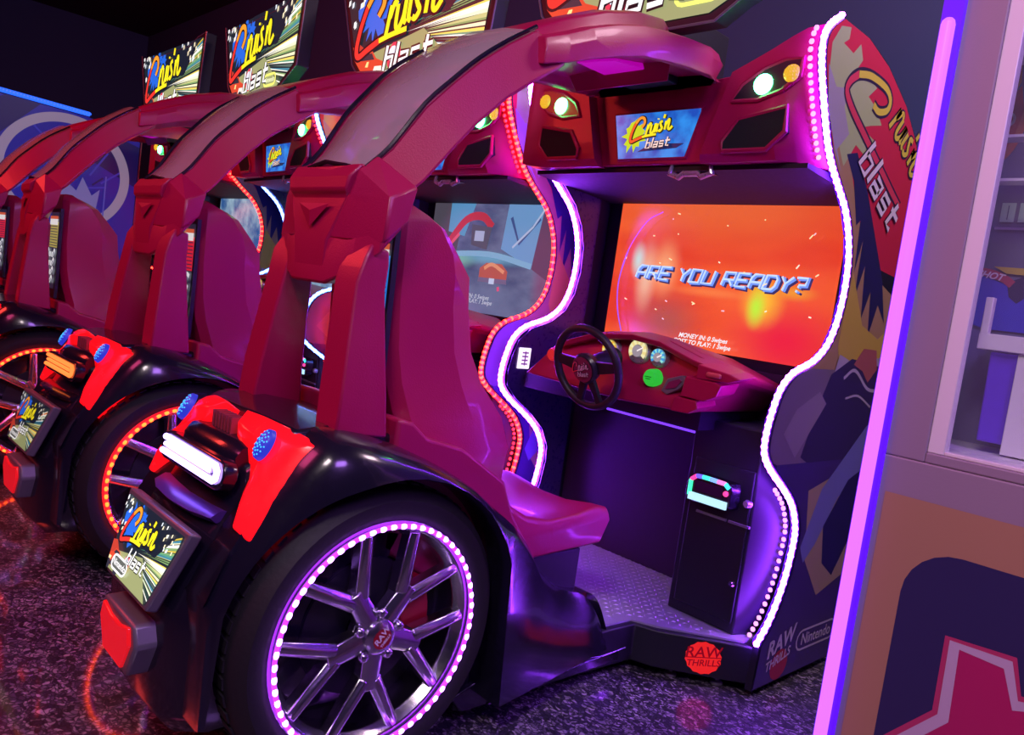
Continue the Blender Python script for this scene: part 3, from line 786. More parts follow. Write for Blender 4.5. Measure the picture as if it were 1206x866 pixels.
def screen(root, pal, kind):
    X = 2.79
    bm = bmesh.new(); bx(bm, X, X+.05, -.59, .59, 1.0, 1.76)
    bz = finish('screen_bezel', bm, M['bezel'], root, smooth=0)
    bm = bmesh.new(); bx(bm, X-.006, X, -.517, .517, 1.10, 1.695)
    fr = Frame((X-.006, 0, 1.3975), (0, -1, 0), (0, 0, 1), (-1, 0, 0))
    ox, oz = X-1.875, 0
    if kind == 'ready':
        B = lambda u, v, rad, col, s: ((0, -u, 1.3975+v), rad, col, s)
        m = picture_mat('orange_screen', (0.78, 0.045, 0.015), (0.95, 0.12, 0.03),
            [B(0, .30, (.9, .26), (.80, .13, .035), .9), B(.35, -.22, (.35, .22), (.85, .01, .05), .9), B(-.20, -.20, (.24, .17), (.42, .09, .07), .85), B(-.33, -.02, (.075, .20), (.9, .65, .45), .7),
             B(-.385, .05, (.05, .10), (.55, .85, .85), .8), B(-.24, .02, (.10, .16), (1, .45, .2), .8), B(.235, -.075, (.12, .13), (1, .50, .03), 1), B(.215, -.10, (.055, .10), (.55, .85, .05), 1),
             B(.36, -.03, (.12, .04), (.9, .35, .03), .8), B(.0, -.06, (.3, .03), (1, .3, .08), .5)], 1.0, 2.2, 2, stretch=(1, .6, 2.2))
    elif kind == 'race':
        B = lambda u, v, rad, col, s: ((0, -u, 1.3975+v), rad, col, s)
        m = picture_mat('race_screen', (0.06, 0.07, 0.17), (0.14, 0.15, 0.28), [B(0, -.25, (.6, .18), (.14, .16, .30), .8), B(.0, .0, (.5, .05), (.15, .4, .6), .7), B(-.25, -.02, (.2, .06), (.25, .55, .4), .6), B(.42, -.1, (.1, .3), (.25, .06, .16), .7)], 1.0, 5, 4, stretch=(1, 1, 2))
    else:
        m = picture_mat('pale_screen', (0.03, 0.10, 0.30), (0.35, 0.5, 0.62), [], 0.9, 7, 4)
    sc = finish('screen', bm, m, bz, smooth=0)
    if kind == 'ready':
        it = []
        blue = (0.16, 0.30, 0.85); pale = (0.55, 0.75, 1.0)
        G = {'A': [[(0, 0), (0, .75), (.25, 1), (1.2, 1), (1.2, 0)], [(0, .42), (1.2, .42)]], 'R': [[(0, 0), (0, 1), (1.2, 1), (1.2, .45), (0, .45)], [(.65, .45), (1.2, 0)]],
             'E': [[(1.2, 1), (0, 1), (0, 0), (1.2, 0)], [(0, .5), (1.1, .5)]], 'Y': [[(0, 1), (.6, .5), (1.2, 1)], [(.6, .5), (.6, 0)]], 'O': [[(0, -.06), (0, 1), (1.2, 1), (1.2, 0), (0, 0)]],
             'U': [[(0, 1), (0, 0), (1.2, 0), (1.2, 1)]], 'D': [[(0, -.06), (0, 1), (.95, 1), (1.2, .75), (1.2, .25), (.95, 0), (0, 0)]], '?': [[(0, 1), (1.1, 1), (1.1, .5), (.5, .5), (.5, .30)], [(.5, .12), (.5, -.03)]]}
        for dx, dz, ww, cc in ((.004, -.005, .021, (.04, .02, .10)), (.001, -.001, .016, blue), (-.001, .002, .0085, pale)):
            a0 = -.372
            for ch in 'ARE YOU READY?':
                if ch == ' ': a0 += .034; continue
                for st in G[ch]: it.append(('line', [(a0+p*.039+q*.016+dx, -.028+q*.052+dz) for p, q in st], ww, cc, False))
                a0 += .0605
        it.append(('text', 'MONEY IN: 0 Swipes', (.015, -.246), .026, (.9, .85, .85), 0, .3, .0007))
        it.append(('text', 'COST TO PLAY: 1 Swipe', (.012, -.271), .026, (.9, .85, .85), 0, .3, .0007))
        it.append(('line', [(-.27, .255), (-.35, .21), (-.425, .09), (-.455, -.05), (-.44, -.17), (-.40, -.27)], .006, (.75, .10, .75)))
        it.append(('line', [(-.425, .09), (-.455, -.05), (-.44, -.17), (-.40, -.27)], .006, (.35, .10, .85)))
        rd = random.Random(4)
        for k in range(26):
            u, v = rd.uniform(-.45, .45), rd.uniform(-.2, .25); L = rd.uniform(.005, .02); a = rd.uniform(-.6, 1.2)
            it.append(('line', [(u, v), (u+L*math.cos(a), v+L*math.sin(a))], .005, rd.choice([(1, .8, .4), (1, .6, .7), (1, .95, .6)]), False))
        art('screen_picture', fr, it, sc, lit=1.0)
    elif kind == 'race':
        it = [('poly', [(-.465, .264), (-.465, .10), (-.25, .02), (-.22, .264)], (.09, .08, .11)), ('poly', [(-.33, .264), (-.33, .12), (-.2, .1), (-.14, .264)], (.10, .35, .62)),
              ('poly', [(.10, .264), (.08, .05), (.30, -.03), (.34, .264)], (.18, .38, .70)), ('poly', [(.34, .264), (.30, -.03), (.465, -.10), (.465, .264)], (.16, .07, .16)),
              ('line', [(-.32, .06), (-.20, .18), (-.08, .20), (.0, .15)], .045, (.60, .04, .07)), ('line', [(-.34, .02), (-.24, .11)], .02, (.85, .12, .2)),
              ('poly', [(-.15, .16), (-.14, .06), (-.02, .04), (0, .15)], (.10, .10, .16)), ('poly', [(-.12, .13), (-.12, .08), (-.05, .08), (-.05, .13)], (.45, .5, .75)),
              ('line', [(.13, .2), (.2, .08), (.32, .2)], .02, (.06, .10, .30), False), ('line', [(.16, .06), (.28, .16), (.34, .24)], .012, (.5, .6, .85), False),
              ('line', [(-.40, .0), (0, .02), (.3, -.02)], .03, (.25, .50, .75))]
        it += [('poly', xf([(-.9, -.3), (-.9, .1), (-.5, .35), (.5, .35), (.9, .05), (.9, -.3)], (.05, -.06), .11), (.55, .12, .10)), ('poly', xf([(-.9, -.3), (.9, -.3), (.95, -.5), (-.95, -.5)], (.05, -.06), .11), (.20, .15, .28)),
               ('poly', xf([(-.2, -.3), (.15, -.3), (.15, -.55), (-.2, -.55)], (.05, -.06), .11), (.6, .7, .95)), ('line', xf([(-.6, .1), (-.1, .3), (.7, .0)], (.05, -.06), .11), .02, (.85, .35, .2))]
        it += [('text', 'MONEY IN: 0 Swipes', (-.10, -.212), .034, (.6, .65, .8), 0, .3, .0004), ('text', 'COST TO PLAY: 1 Swipe', (-.10, -.238), .034, (.6, .65, .8), 0, .3, .0004),
               ('line', [(.10, -.13), (.105, -.15)], .018, (.85, .1, .25), False)]
        K1 = lambda L: [(a*1.11, b*1.12) for a, b in L]
        it = [(q[0], K1(q[1]), *q[2:]) if q[0] != 'text' else q for q in it]
        art('screen_picture', fr, it, sc, lit=.75)
    return bz

def dash(root, pal):
    yz = [(.44, .92), (.385, 1.01), (.345, 1.06), (.20, 1.105), (-.02, 1.135), (-.19, 1.135), (-.33, 1.095), (-.43, 1.065), (-.44, 1.045), (-.43, 1.020), (-.41, .985), (-.38, .949), (-.35, .912), (-.05, .900), (.3, .915)]
    bm = bmesh.new()
    loft(bm, [[(2.30 if z > 1.0 else 2.235, y*.985, z) for y, z in yz], [(2.36, y, z+.004) for y, z in yz], [(2.74, y*.95, z-.045 if z > 1 else z) for y, z in yz]])
    d = finish('dashboard', bm, M['red'], root, bevel=.008)
    # sculpted hood over the gauges and right-hand steps
    bm = bmesh.new()
    loft(bm, [[(2.26, y, z), (2.25, y, z+.02), (2.36, y, z+.035), (2.40, y, z)] for y, z in ((.30, 1.04), (.12, 1.100), (-.06, 1.118), (-.18, 1.108), (-.32, 1.068), (-.46, 1.040))])
    finish('gauge_hood', bm, M['red'], d, bevel=.004)
    def Xf(z): return 2.30-(1.035-z)*.25 if z > .97 else 2.27
    for (y, z, r, cols) in ((.055, 1.070, .036, ((.9, .5, .05), (.9, .8, .2))), (-.075, 1.082, .043, ((.9, .75, .3), (.95, .9, .5))), (-.165, 1.072, .032, ((.05, .35, .8), (.3, .8, .75)))):
        bm = bmesh.new(); lathe(bm, [(.0005, -.012), (r, -.012), (r+.006, -.004), (r+.006, .03), (.0005, .03)], (2.29, y, z), 'x', 28)
        g = finish('gauge', bm, M['silver'], d)
        fr = Frame((2.278, y, z), (0, -1, 0), (0, 0, 1), (-1, 0, 0))
        n = 14; it = []
        for k in range(n):
            a0, a1 = R(215-250*k/n), R(215-250*(k+1)/n-2)
            it.append(('poly', [(r*.55*math.cos(a0), r*.55*math.sin(a0)), (r*.95*math.cos(a0), r*.95*math.sin(a0)), (r*.95*math.cos(a1), r*.95*math.sin(a1)), (r*.55*math.cos(a1), r*.55*math.sin(a1))], cols[k % 2]))
        it.append(('poly', [(r*.5*math.cos(a*PI/8), r*.5*math.sin(a*PI/8)) for a in range(16)], (.35, .3, .35)))
        it.append(('line', [(0, 0), (r*.6, r*.35)], .005, (1, .9, .9), False))
        art('gauge_face', fr, it, g, lit=.9)
    bm = bmesh.new(); lathe(bm, [(.0005, -.022), (.024, -.02), (.030, -.010), (.032, .02), (.0005, .02)], (2.262, -.165, 1.000), 'x', 24)
    b = finish('start_button', bm, glow('green_button', (0.02, 0.55, 0.04), 0.9), d)
    fr = Frame((2.239, -.165, 1.000), (0, -1, 0), (0, 0, 1), (-1, 0, 0))
    art('button_mark', fr, [('line', [(-.014, .003), (.014, .003)], .003, (0.01, .25, .02), False), ('line', [(-.010, -.004), (.010, -.004)], .003, (0.01, .25, .02), False)], b, lit=.3)
    bm = bmesh.new(); lathe(bm, [(.0005, -.020), (.020, -.018), (.026, -.008), (.027, .03), (.0005, .03)], (2.262, .315, 1.012), 'x', 24)
    finish('view_button', bm, glow('red_button', (0.8, 0.02, 0.02), 0.7), d)
    bm = bmesh.new(); prism(bm, [(-.225, .965), (-.245, 1.01), (-.30, 1.03), (-.325, 1.02), (-.30, .985), (-.25, .955)], 0, 2.238, 2.27)
    e = finish('dash_emblem', bm, M['grey_trim'], d, bevel=.003)
    bm = bmesh.new(); prism(bm, [(-.245, .975), (-.255, 1.0), (-.295, 1.017), (-.305, 1.01), (-.285, .985)], 0, 2.234, 2.240)
    finish('emblem_inlay', bm, mat('emblem_inlay', (.25, .02, .10), .3), e)
    for fin in ([(-.37, 1.078), (-.49, 1.064), (-.530, 1.052), (-.49, 1.036), (-.37, 1.030)], [(-.33, 1.032), (-.44, 1.030), (-.468, 1.022), (-.455, .985), (-.41, .962), (-.32, .965)], [(-.30, .960), (-.385, .958), (-.395, .935), (-.36, .912), (-.29, .910)]):
        bm = bmesh.new(); loft(bm, [[(2.215, y, z) for y, z in fin], [(2.33, y*.99, z+.01) for y, z in fin]]); finish('dash_fin', bm, M['red'], d, smooth=0, bevel=.004)
    # lit blocks at the right end
    bm = bmesh.new(); bx(bm, 2.205, 2.217, -.465, -.41, 1.043, 1.060); finish('dash_insert', bm, mat('pink_insert', (.6, .08, .12), .3), d, bevel=.006)
    # violet light line under the dashboard
    bm = bmesh.new(); tube(bm, [(2.35, .083, .842), (2.35, -.312, .838)], .0045, 6)
    finish('under_dash_light', bm, glow('under_dash_violet', (.18, .04, 1), 1.6), d)
    bm = bmesh.new(); bx(bm, 2.355, 2.72, -.32, .55, .845, .91); finish('dash_support', bm, M['black'], d)
    # steering wheel
    c = Vector((2.105, 0.0, 1.003)); tilt = Euler((0, R(-18), 0)).to_matrix()
    def T(v): return c+tilt @ Vector(v)
    bm = bmesh.new()
    tube(bm, [T((0, .142*math.cos(a), .142*math.sin(a))) for a in [2*PI*k/48 for k in range(48)]], .0145, 10, True)
    sw = finish('steering_wheel', bm, mat('wheel_grip', (.015, .012, .02), .45), root)
    bm = bmesh.new()
    def spoke(a, w0, w1, r0=.03, r1=.136):
        d_ = Vector((0, math.cos(a), math.sin(a))); q = Vector((0, -d_.z, d_.y)); rings = []
        for rr, ww in ((r0, w0), (r1, w1)):
            rings.append([T(d_*rr+q*ww+Vector((-.008, 0, 0))), T(d_*rr-q*ww+Vector((-.008, 0, 0))), T(d_*rr-q*ww+Vector((.008, 0, 0))), T(d_*rr+q*ww+Vector((.008, 0, 0)))])
        loft(bm, rings)
    for a, w0, w1 in ((R(8), .024, .016), (R(172), .024, .016), (R(250), .016, .012), (R(290), .016, .012)): spoke(a, w0, w1)
    mm = bmesh.new()
    finish('wheel_spokes', bm, mat('spoke_black', (.02, .016, .03), .35, metal=.3), sw, bevel=.003); mm.free()
    bm = bmesh.new()
    rings = []
    for h_, r_ in ((.012, .05), (-.012, .056), (-.022, .048), (-.025, .02)):
        rings.append([T((h_, r_*math.cos(2*PI*k/28), r_*math.sin(2*PI*k/28))) for k in range(28)])
    loft(bm, rings); finish('wheel_boss', bm, mat('boss_black', (.02, .016, .03), .3), sw)
    n_ = tilt @ Vector((-1, 0, 0)); fr = Frame(T((-.0255, 0, 0)), (0, -1, 0), tilt @ Vector((0, 0, 1)), n_)
    it = [('poly', [(.046*math.cos(a*PI/8), .046*math.sin(a*PI/8)) for a in range(16)], (.22, .02, .08))]
    it += title_items((-.040, -.026), .0080, R(8), blast_o=(3.5, -.1), bs=.9, cols=((.7, .5, .6), (.7, .1, .2), (.75, .05, .08), (.7, .6, .75)), w=.45)
    art('boss_emblem', fr, it, sw)
    # steering column
    bm = bmesh.new(); tube(bm, [T((.01, 0, 0)), T((.15, 0, 0))], .035, 16); finish('steering_column', bm, M['black'], sw)
    return d

def lower_front(root, pal):
    # kick panel
    bm = bmesh.new(); bx(bm, 2.74, 2.76, -.59, .59, .17, 1.06); kp = finish('kick_panel', bm, mat('kick_panel_board', (0.022, 0.006, 0.03), .55), root, smooth=0)
    # coin door cabinet
    bm = bmesh.new(); prism(bm, [(2.455, -.245), (2.455, -.515), (2.615, -.588), (2.74, -.588), (2.74, -.245)], 2, .172, .88)
    cb = finish('coin_cabinet', bm, M['black'], root, bevel=.006)
    bm = bmesh.new(); bx(bm, 2.448, 2.456, -.508, -.27, .21, .74); dr = finish('coin_door', bm, M['black'], cb, bevel=.004)
    bm = bmesh.new(); lathe(bm, [(.0005, -.010), (.008, -.010), (.012, -.004), (.012, .01), (.0005, .01)], (2.447, -.488, .345), 'x', 16); finish('door_lock', bm, M['chrome'], dr)
    bm = bmesh.new(); lathe(bm, [(.0005, -.012), (.010, -.012), (.014, -.004), (.016, .01), (.0005, .01)], (2.447, -.497, .628), 'x', 16); finish('coin_return', bm, M['silver'], dr)
    bm = bmesh.new(); bx(bm, 2.440, 2.450, -.43, -.31, .548, .556); bx(bm, 2.440, 2.450, -.52, -.44, .548, .556); finish('coin_slot', bm, M['grey_trim'], dr)
    # card reader with a rainbow light frame
    P = [(-.262, .600), (-.262, .655), (-.305, .695), (-.46, .690), (-.472, .665), (-.468, .600), (-.44, .585), (-.30, .582)]
    bm = bmesh.new(); loft(bm, [[(2.445, y, z) for y, z in P], [(2.405, -.368+(y+.368)*.86, .64+(z-.64)*.86) for y, z in P]])
    cr = finish('card_reader', bm, M['shell_black'], cb, bevel=.003)
    bm = bmesh.new()
    bx(bm, 2.399, 2.407, -.425, -.312, .632, .668); finish('reader_display', bm, mat('reader_display', (.03, .01, .04), .15), cr)
    cols = [(.05, .9, .45), (.9, .05, .3), (.15, .1, 1), (.05, .8, .6), (.2, .4, 1), (.9, .2, .6), (.05, .8, .8)]
    bm = bmesh.new(); mats = [glow('reader_light_%d' % i, c, 1.5) for i, c in enumerate(cols)]+[glow('reader_white', (.45, .75, 1.0), 1.3)]
    path = [(2.403, y, z) for y, z in [(-.295, .61), (-.295, .665), (-.315, .682), (-.34, .684), (-.37, .684), (-.40, .683), (-.43, .682), (-.446, .67)]]
    for i, (a, b_) in enumerate(zip(path, path[1:])):
        n0 = len(bm.faces); tube(bm, [a, b_], .008, 6)
        bm.faces.ensure_lookup_table()
        for f in bm.faces[n0:]: f.material_index = i % 7
    n0 = len(bm.faces); bx(bm, 2.396, 2.406, -.446, -.295, .596, .622)
    bm.faces.ensure_lookup_table()
    for f in bm.faces[n0:]: f.material_index = 7
    n0 = len(bm.faces); ball(bm, (2.402, -.437, .650), .010); bm.faces.ensure_lookup_table()
    for f in bm.faces[n0:]: f.material_index = 1
    finish('reader_lights', bm, None, cr, mats=mats)

def platform(root, pal):
    bm = bmesh.new()
    prism(bm, [(1.46, -.25), (2.215, -.285), (2.245, -.36), (2.455, -.606), (2.80, -.606), (2.80, .606), (2.455, .606), (2.245, .36), (2.215, .285), (1.46, .25)], 2, .035, .165)
    p = finish('platform', bm, M['black'], root, bevel=.006)
    bm = bmesh.new(); prism(bm, [(1.80, -.235), (2.22, -.262), (2.26, -.34), (2.45, -.565), (2.735, -.565), (2.735, .565), (2.45, .565), (2.26, .34), (2.22, .262), (1.80, .235)], 2, .165, .171)
    tp = finish('tread_plate', bm, M['tread'], p, smooth=0)
    bm = bmesh.new()
    nx, ny = 34, 40
    for i in range(nx):
        for j in range(ny):
            x = 1.84+i*.027; y = -.54+j*.0277
            if x < 2.24 and abs(y) > .235: continue
            if x >= 2.24 and abs(y) > .24+(x-2.24)*1.4: continue
            if x > 2.43 and y < -.25: continue
            a = R(42) if (i+j) % 2 else R(-42); ca, sa = math.cos(a), math.sin(a)
            q = [bm.verts.new((x+ca*u-sa*v, y+sa*u+ca*v, z)) for u, v, z in ((-.011, 0, .171), (0, -.004, .171), (.011, 0, .171), (0, .004, .171), (0, 0, .1748))]
            for k in range(4): bm.faces.new((q[k], q[(k+1) % 4], q[4]))
    so = finish('tread_studs', bm, M['tread'], tp, smooth=0); so['kind'] = 'stuff'
    for x, y in ((2.33, -.38), (2.43, -.50), (2.33, .38), (2.43, .50), (2.75, -.55), (2.75, .55), (1.55, -.2), (1.55, .2)):
        bm = bmesh.new(); lathe_z(bm, [(.0005, 0), (.022, 0), (.022, .008), (.008, .012), (.008, .04), (.0005, .04)], (x, y, 0))
        finish('levelling_foot', bm, M['grey_trim'], p)
    # emblem on the angled plinth face
    a = Vector((2.245, -.36, 0)); b = Vector((2.455, -.606, 0)); u = (b-a).normalized()
    n = Vector((-u.y, u.x, 0));  n = n if n.y < 0 else -n
    mid = (a+b)/2
    fr = Frame((mid.x, mid.y, .100), u, (0, 0, 1), n)
    rd = (1.0, .02, .02)
    P = [(.058*math.cos(t*PI/14)*(1+.06*(t % 2)), .054*math.sin(t*PI/14)*(1+.06*(t % 2))) for t in range(28)]
    it = [('poly', P, rd), ('text', 'RAW', (-.004, .018), .052, (.30, .0, .01), R(8), .2, .0006), ('text', 'THRILLS', (.002, -.018), .031, (.30, 0, .01), R(8), .2, .0004), ('line', [(-.06, -.006), (.06, .010)], .003, (.3, 0, .01), False)]
    art('plinth_emblem', fr, it, p, lit=.75)
    # side skirt blade
    for sg in (-1, 1):
        bm = bmesh.new()
        prism(bm, [(1.46, .05), (1.42, .10), (1.60, .157), (1.84, .225), (1.955, .185), (1.93, .165), (1.70, .125), (2.05, .085), (2.20, .09), (2.20, .045), (1.60, .045)], 1, sg*.262, sg*.282)
        finish('side_skirt', bm, M['shell_black'], p, bevel=.004)
        bm = bmesh.new(); tube(bm, [(1.82, sg*.286, .222), (1.945, sg*.286, .186), (1.90, sg*.286, .168), (1.60, sg*.286, .115)], [.006, .005, .003, .0015], 6)
        tube(bm, [(2.18, sg*.286, .088), (1.95, sg*.286, .080), (1.56, sg*.286, .050)], .0018, 6)
        finish('skirt_edging', bm, M['silver'], p)
    return p
def lathe_z(bm, prof, c, seg=12):
    rings = [[(c[0]+r*math.cos(2*PI*k/seg), c[1]+r*math.sin(2*PI*k/seg), c[2]+h) for k in range(seg)] for r, h in prof]
    loft(bm, rings)

def seat(root, pal):
    # backrest: bucket shell lofted over height
    st = [  # z, x rear, x crease, x front, half width, recess
        (.60, 1.22, 1.44, 1.57, .235, .03), (.70, 1.21, 1.42, 1.58, .235, .05), (.78, 1.205, 1.42, 1.595, .225, .07), (.863, 1.195, 1.42, 1.570, .205, .08), (.954, 1.17, 1.385, 1.496, .18, .08), (1.042, 1.155, 1.355, 1.448, .168, .075),
        (1.162, 1.145, 1.335, 1.421, .163, .07), (1.245, 1.143, 1.330, 1.411, .163, .065), (1.30, 1.143, 1.315, 1.365, .160, .05), (1.362, 1.145, 1.27, 1.310, .155, .03), (1.385, 1.145, 1.235, 1.265, .145, .01), (1.405, 1.15, 1.20, 1.215, .125, .0), (1.418, 1.16, 1.185, 1.195, .10, .0)]
    bm = bmesh.new(); rings = []
    for z, xr, xc, xf_, hw, rc in st:
        r = [(xr, -hw*.80), (xr+.03, -hw*.97), (xc, -hw*1.06), (xf_, -hw*.82), (xf_-.02, -hw*.62), (xf_-rc, -hw*.40)]
        rings.append([(x, y, z) for x, y in r]+[(x, -y, z) for x, y in r[::-1]])
    loft(bm, rings)
    sb = finish('seat_back', bm, M['red'], root, smooth=24, bevel=.008, seg=3)
    # engine picture on the rear of the backrest
    fr = Frame((1.134, 0, 1.10), (0, -1, 0), (0, 0, 1), (-1, 0, 0))
    bm = bmesh.new(); prism(bm, [(-.165, .885), (-.168, 1.0), (-.160, 1.34), (.085, 1.34), (.085, .885)], 0, 1.135, 1.15)
    ep = finish('engine_panel', bm, M['black'], sb, smooth=0)
    c1, c2 = pal['engine']
    it = [('poly', [(-.20, -.17), (.20, -.17), (.225, -.02), (.22, .22), (-.22, .22), (-.225, -.02)], (.02, .02, .05)),
          ('poly', [(-.215, .04), (.225, .04), (.218, .17), (-.218, .17)], c1)]
    for k in range(9): it.append(('line', [(-.21, .05+k*.014), (.215, .05+k*.014)], .004, (.01, .02, .08), False))
    it.append(('poly', [(-.21, .155), (.215, .155), (.215, .185), (-.21, .185)], (.95, .9, .9)))
    it.append(('poly', [(-.21, .185), (.215, .185), (.215, .20), (-.21, .20)], (.75, .12, .05)))
    for k in range(4):
        v = .015-k*.045
        for sx in (-1, 1):
            it.append(('line', [(sx*.21, v), (sx*.16, v+.008), (sx*.10, v-.012), (sx*.02, v-.01)], .026, (.85, .85, .9)))
            it.append(('line', [(sx*.205, v-.008), (sx*.15, v), (sx*.08, v-.020)], .010, c2))
    it = [(q[0], [(a*.52+.040, b) for a, b in q[1]], *q[2:]) for q in it]
    art('engine_picture', fr, it, ep, lit=.7)
    # cushion
    bm = bmesh.new()
    prof = [(1.50, .50), (1.50, .64), (1.56, .63), (1.66, .575), (1.76, .553), (1.88, .56), (1.98, .580), (2.03, .572), (2.045, .545), (2.01, .462), (1.72, .450), (1.62, .452)]
    rings = []
    for y, dz in ((-.245, -.012), (-.235, .006), (-.17, .0), (-.06, -.018), (.06, -.018), (.17, .0), (.235, .006), (.245, -.012)):
        rings.append([(x, y, z+(dz if z > .5 else 0)) for x, z in prof])
    loft(bm, rings)
    finish('seat_cushion', bm, M['red'], root, smooth=50, bevel=.008, seg=3)
    # tub that joins backrest, fenders and cushion
    bm = bmesh.new()
    prism(bm, [(1.14, .55), (1.14, .88), (1.19, .87), (1.24, .83), (1.36, .80), (1.53, .70), (1.58, .60), (1.62, .55), (1.70, .452), (1.3, .45)], 1, -.262, .262)
    finish('seat_tub', bm, M['red'], root, bevel=.010, seg=3)
    bm = bmesh.new(); bx(bm, 1.35, 1.93, -.235, .235, .165, .452); finish('seat_base', bm, M['black'], root, bevel=.005)

def interp(T, k):
    return T[k]
E1 = [(1.085, -.250, 1.405), (1.135, -.254, 1.453), (1.210, -.258, 1.549), (1.268, -.262, 1.620), (1.345, -.268, 1.700), (1.405, -.276, 1.750), (1.511, -.294, 1.832)]
E2 = [(1.030, -.160, 1.462), (1.086, -.170, 1.525), (1.158, -.186, 1.642), (1.225, -.202, 1.722), (1.284, -.218, 1.787), (1.350, -.236, 1.846), (1.430, -.250, 1.905)]
def canopy(root, pal):
    bm = bmesh.new()
    for sg in (1, -1):
        rings = []
        for a, b in zip(E1, E2):
            A = Vector((a[0], a[1]*sg, a[2])); B = Vector((b[0], b[1]*sg, b[2]))
            inn = Vector((0, -sg*-1*-1, 0))
            ci = Vector((0, sg*.06, 0)) if A.y < 0 else Vector((0, sg*.06, 0))
            ins = 1 if A.y < 0 else -1
            rings.append([A, B, B+Vector((.022, ins*.035, -.030)), A+Vector((.012, ins*.05, -.004))])
        loft(bm, rings)
    # shoulder frames: side profile below the knee
    prof = [(1.085, 1.405), (1.098, 1.360), (1.040, 1.266), (1.042, 1.200), (1.070, 1.05), (1.100, .84), (.966, .86), (.972, 1.05), (.965, 1.170), (.958, 1.215), (.905, 1.190), (.890, 1.275), (1.005, 1.395), (.990, 1.450), (1.030, 1.462)]
    rings = []
    for y, rt, rb, fb, ft in ((-.250, (1.045, 1.400), (1.040, 1.268), (1.098, 1.345), (1.088, 1.405)), (-.17, (1.022, 1.345), (1.012, 1.215), (1.085, 1.28), (1.075, 1.41)), (-.08, (.995, 1.288), (.995, 1.178), (1.065, 1.19), (1.06, 1.41)),
                              (.08, (.995, 1.288), (.995, 1.178), (1.065, 1.19), (1.06, 1.41)), (.17, (1.022, 1.345), (1.012, 1.215), (1.085, 1.28), (1.075, 1.41)), (.250, (1.045, 1.400), (1.040, 1.268), (1.098, 1.345), (1.088, 1.405))):
        rings.append([(p[0], y, p[1]) for p in (rt, rb, fb, ft)])
    loft(bm, rings)
    cf = finish('canopy_frame', bm, M['red'], root, smooth=35, bevel=.008, seg=2)
    for sg in (1, -1):
        bm = bmesh.new()
        for p in ((1.100, .255, 1.408), (1.120, .253, 1.436), (1.052, .168, 1.500), (1.030, .163, 1.466), (1.046, .255, 1.396), (1.042, .255, 1.290), (1.100, .255, 1.345), (1.004, .140, 1.398), (1.014, .150, 1.462), (.996, .085, 1.290), (1.09, .10, 1.44), (1.07, .10, 1.29)):
            bm.verts.new((p[0], sg*p[1], p[2]))
        r_ = bmesh.ops.convex_hull(bm, input=bm.verts[:])
        finish('canopy_knee', bm, M['red'], cf, smooth=20, bevel=.006)
    for sg in (1, -1):
        bm = bmesh.new(); rings = []
        for z, xa, xb, yo, yi in ((.845, .968, 1.112, .262, .165), (.95, .975, 1.10, .258, .155), (1.08, .988, 1.09, .240, .140), (1.195, 1.000, 1.082, .225, .125), (1.255, 1.012, 1.080, .232, .125), (1.29, 1.03, 1.08, .225, .13)):
            rings.append([(xa, sg*yo, z), (xb, sg*yo, z-.012), (xb, sg*yi, z-.012), (xa, sg*yi, z)])
        loft(bm, rings); finish('pillar', bm, M['red'], cf, smooth=30, bevel=.006)
    # rear cross panel with a pressed triangle
    bm = bmesh.new()
    loft(bm, [[(x, -h, z), (x, h, z), (1.08, h*.96, z-.004), (1.08, -h*.96, z-.004)] for z, x, h in ((1.185, .998, .072), (1.285, .990, .082), (1.395, 1.004, .135), (1.408, .992, .140), (1.440, .994, .148), (1.474, 1.018, .158))])
    finish('rear_cross_panel', bm, M['red'], cf, smooth=30, bevel=.006)
    bm = bmesh.new()
    d = Vector((.012, 0, .12)).normalized(); n = Vector((-.12, 0, .012)).normalized(); o = Vector((.984, 0, 1.285))
    T = lambda a, b, h: o+Vector((0, a, 0))+d*b+n*h
    vs = [bm.verts.new(T(*q)) for q in ((-.075, .090, .001), (.075, .090, .001), (.0, .030, .001), (0, .070, .009))]
    for f in ((0, 1, 3), (1, 2, 3), (2, 0, 3)): bm.faces.new([vs[i] for i in f])
    finish('pressed_triangle', bm, M['red'], cf, smooth=0)
    # roof shell
    def lip(x):
        T_ = [(1.40, 1.80), (1.51, 1.835), (1.60, 1.871), (1.70, 1.908), (1.81, 1.941), (1.97, 1.968), (2.10, 1.980), (2.25, 1.990)]
        for (a, za), (b, zb) in zip(T_, T_[1:]):
            if a <= x <= b: return za+(zb-za)*(x-a)/(b-a)
        return T_[-1][1]
    bm = bmesh.new(); rings = []
    for x in (1.43, 1.51, 1.60, 1.70, 1.81, 1.92, 2.03, 2.14, 2.20, 2.235):
        k = (x-1.43)/.805; L = lip(x); e = .0 if x < 2.19 else (.02 if x < 2.22 else .05)
        hw = .296 if x > 1.5 else .29
        top = L+.095-.03*k-e*.6
        hh = .070+.02*min(1, (x-1.43)/.2)
        r = [(-hw+e, L), (-hw+e*.5-.004, L+hh*.6), (-.284+e*.5, L+hh-e*.3), (-.20, L+hh+.012-e*.3), (0, L+hh+.022-e*.3)]
        r2 = [(y*-1, z) for y, z in r[:-1]][::-1]
        und = [(hw-.03, L+.004), (hw-.06, L+.030), (0, L+.042), (-hw+.06, L+.030), (-hw+.03, L+.004)]
        sh = .08*(1-min(1, (x-1.43)/.10))   # the first section follows the slanted joint line
        rings.append([(x, y, z) for y, z in r+r2+und])
    # first ring lies along the slanted joint
    loft(bm, rings)
    rf = finish('roof', bm, M['red'], cf, smooth=50, bevel=.006)
    bm = bmesh.new(); rings = []
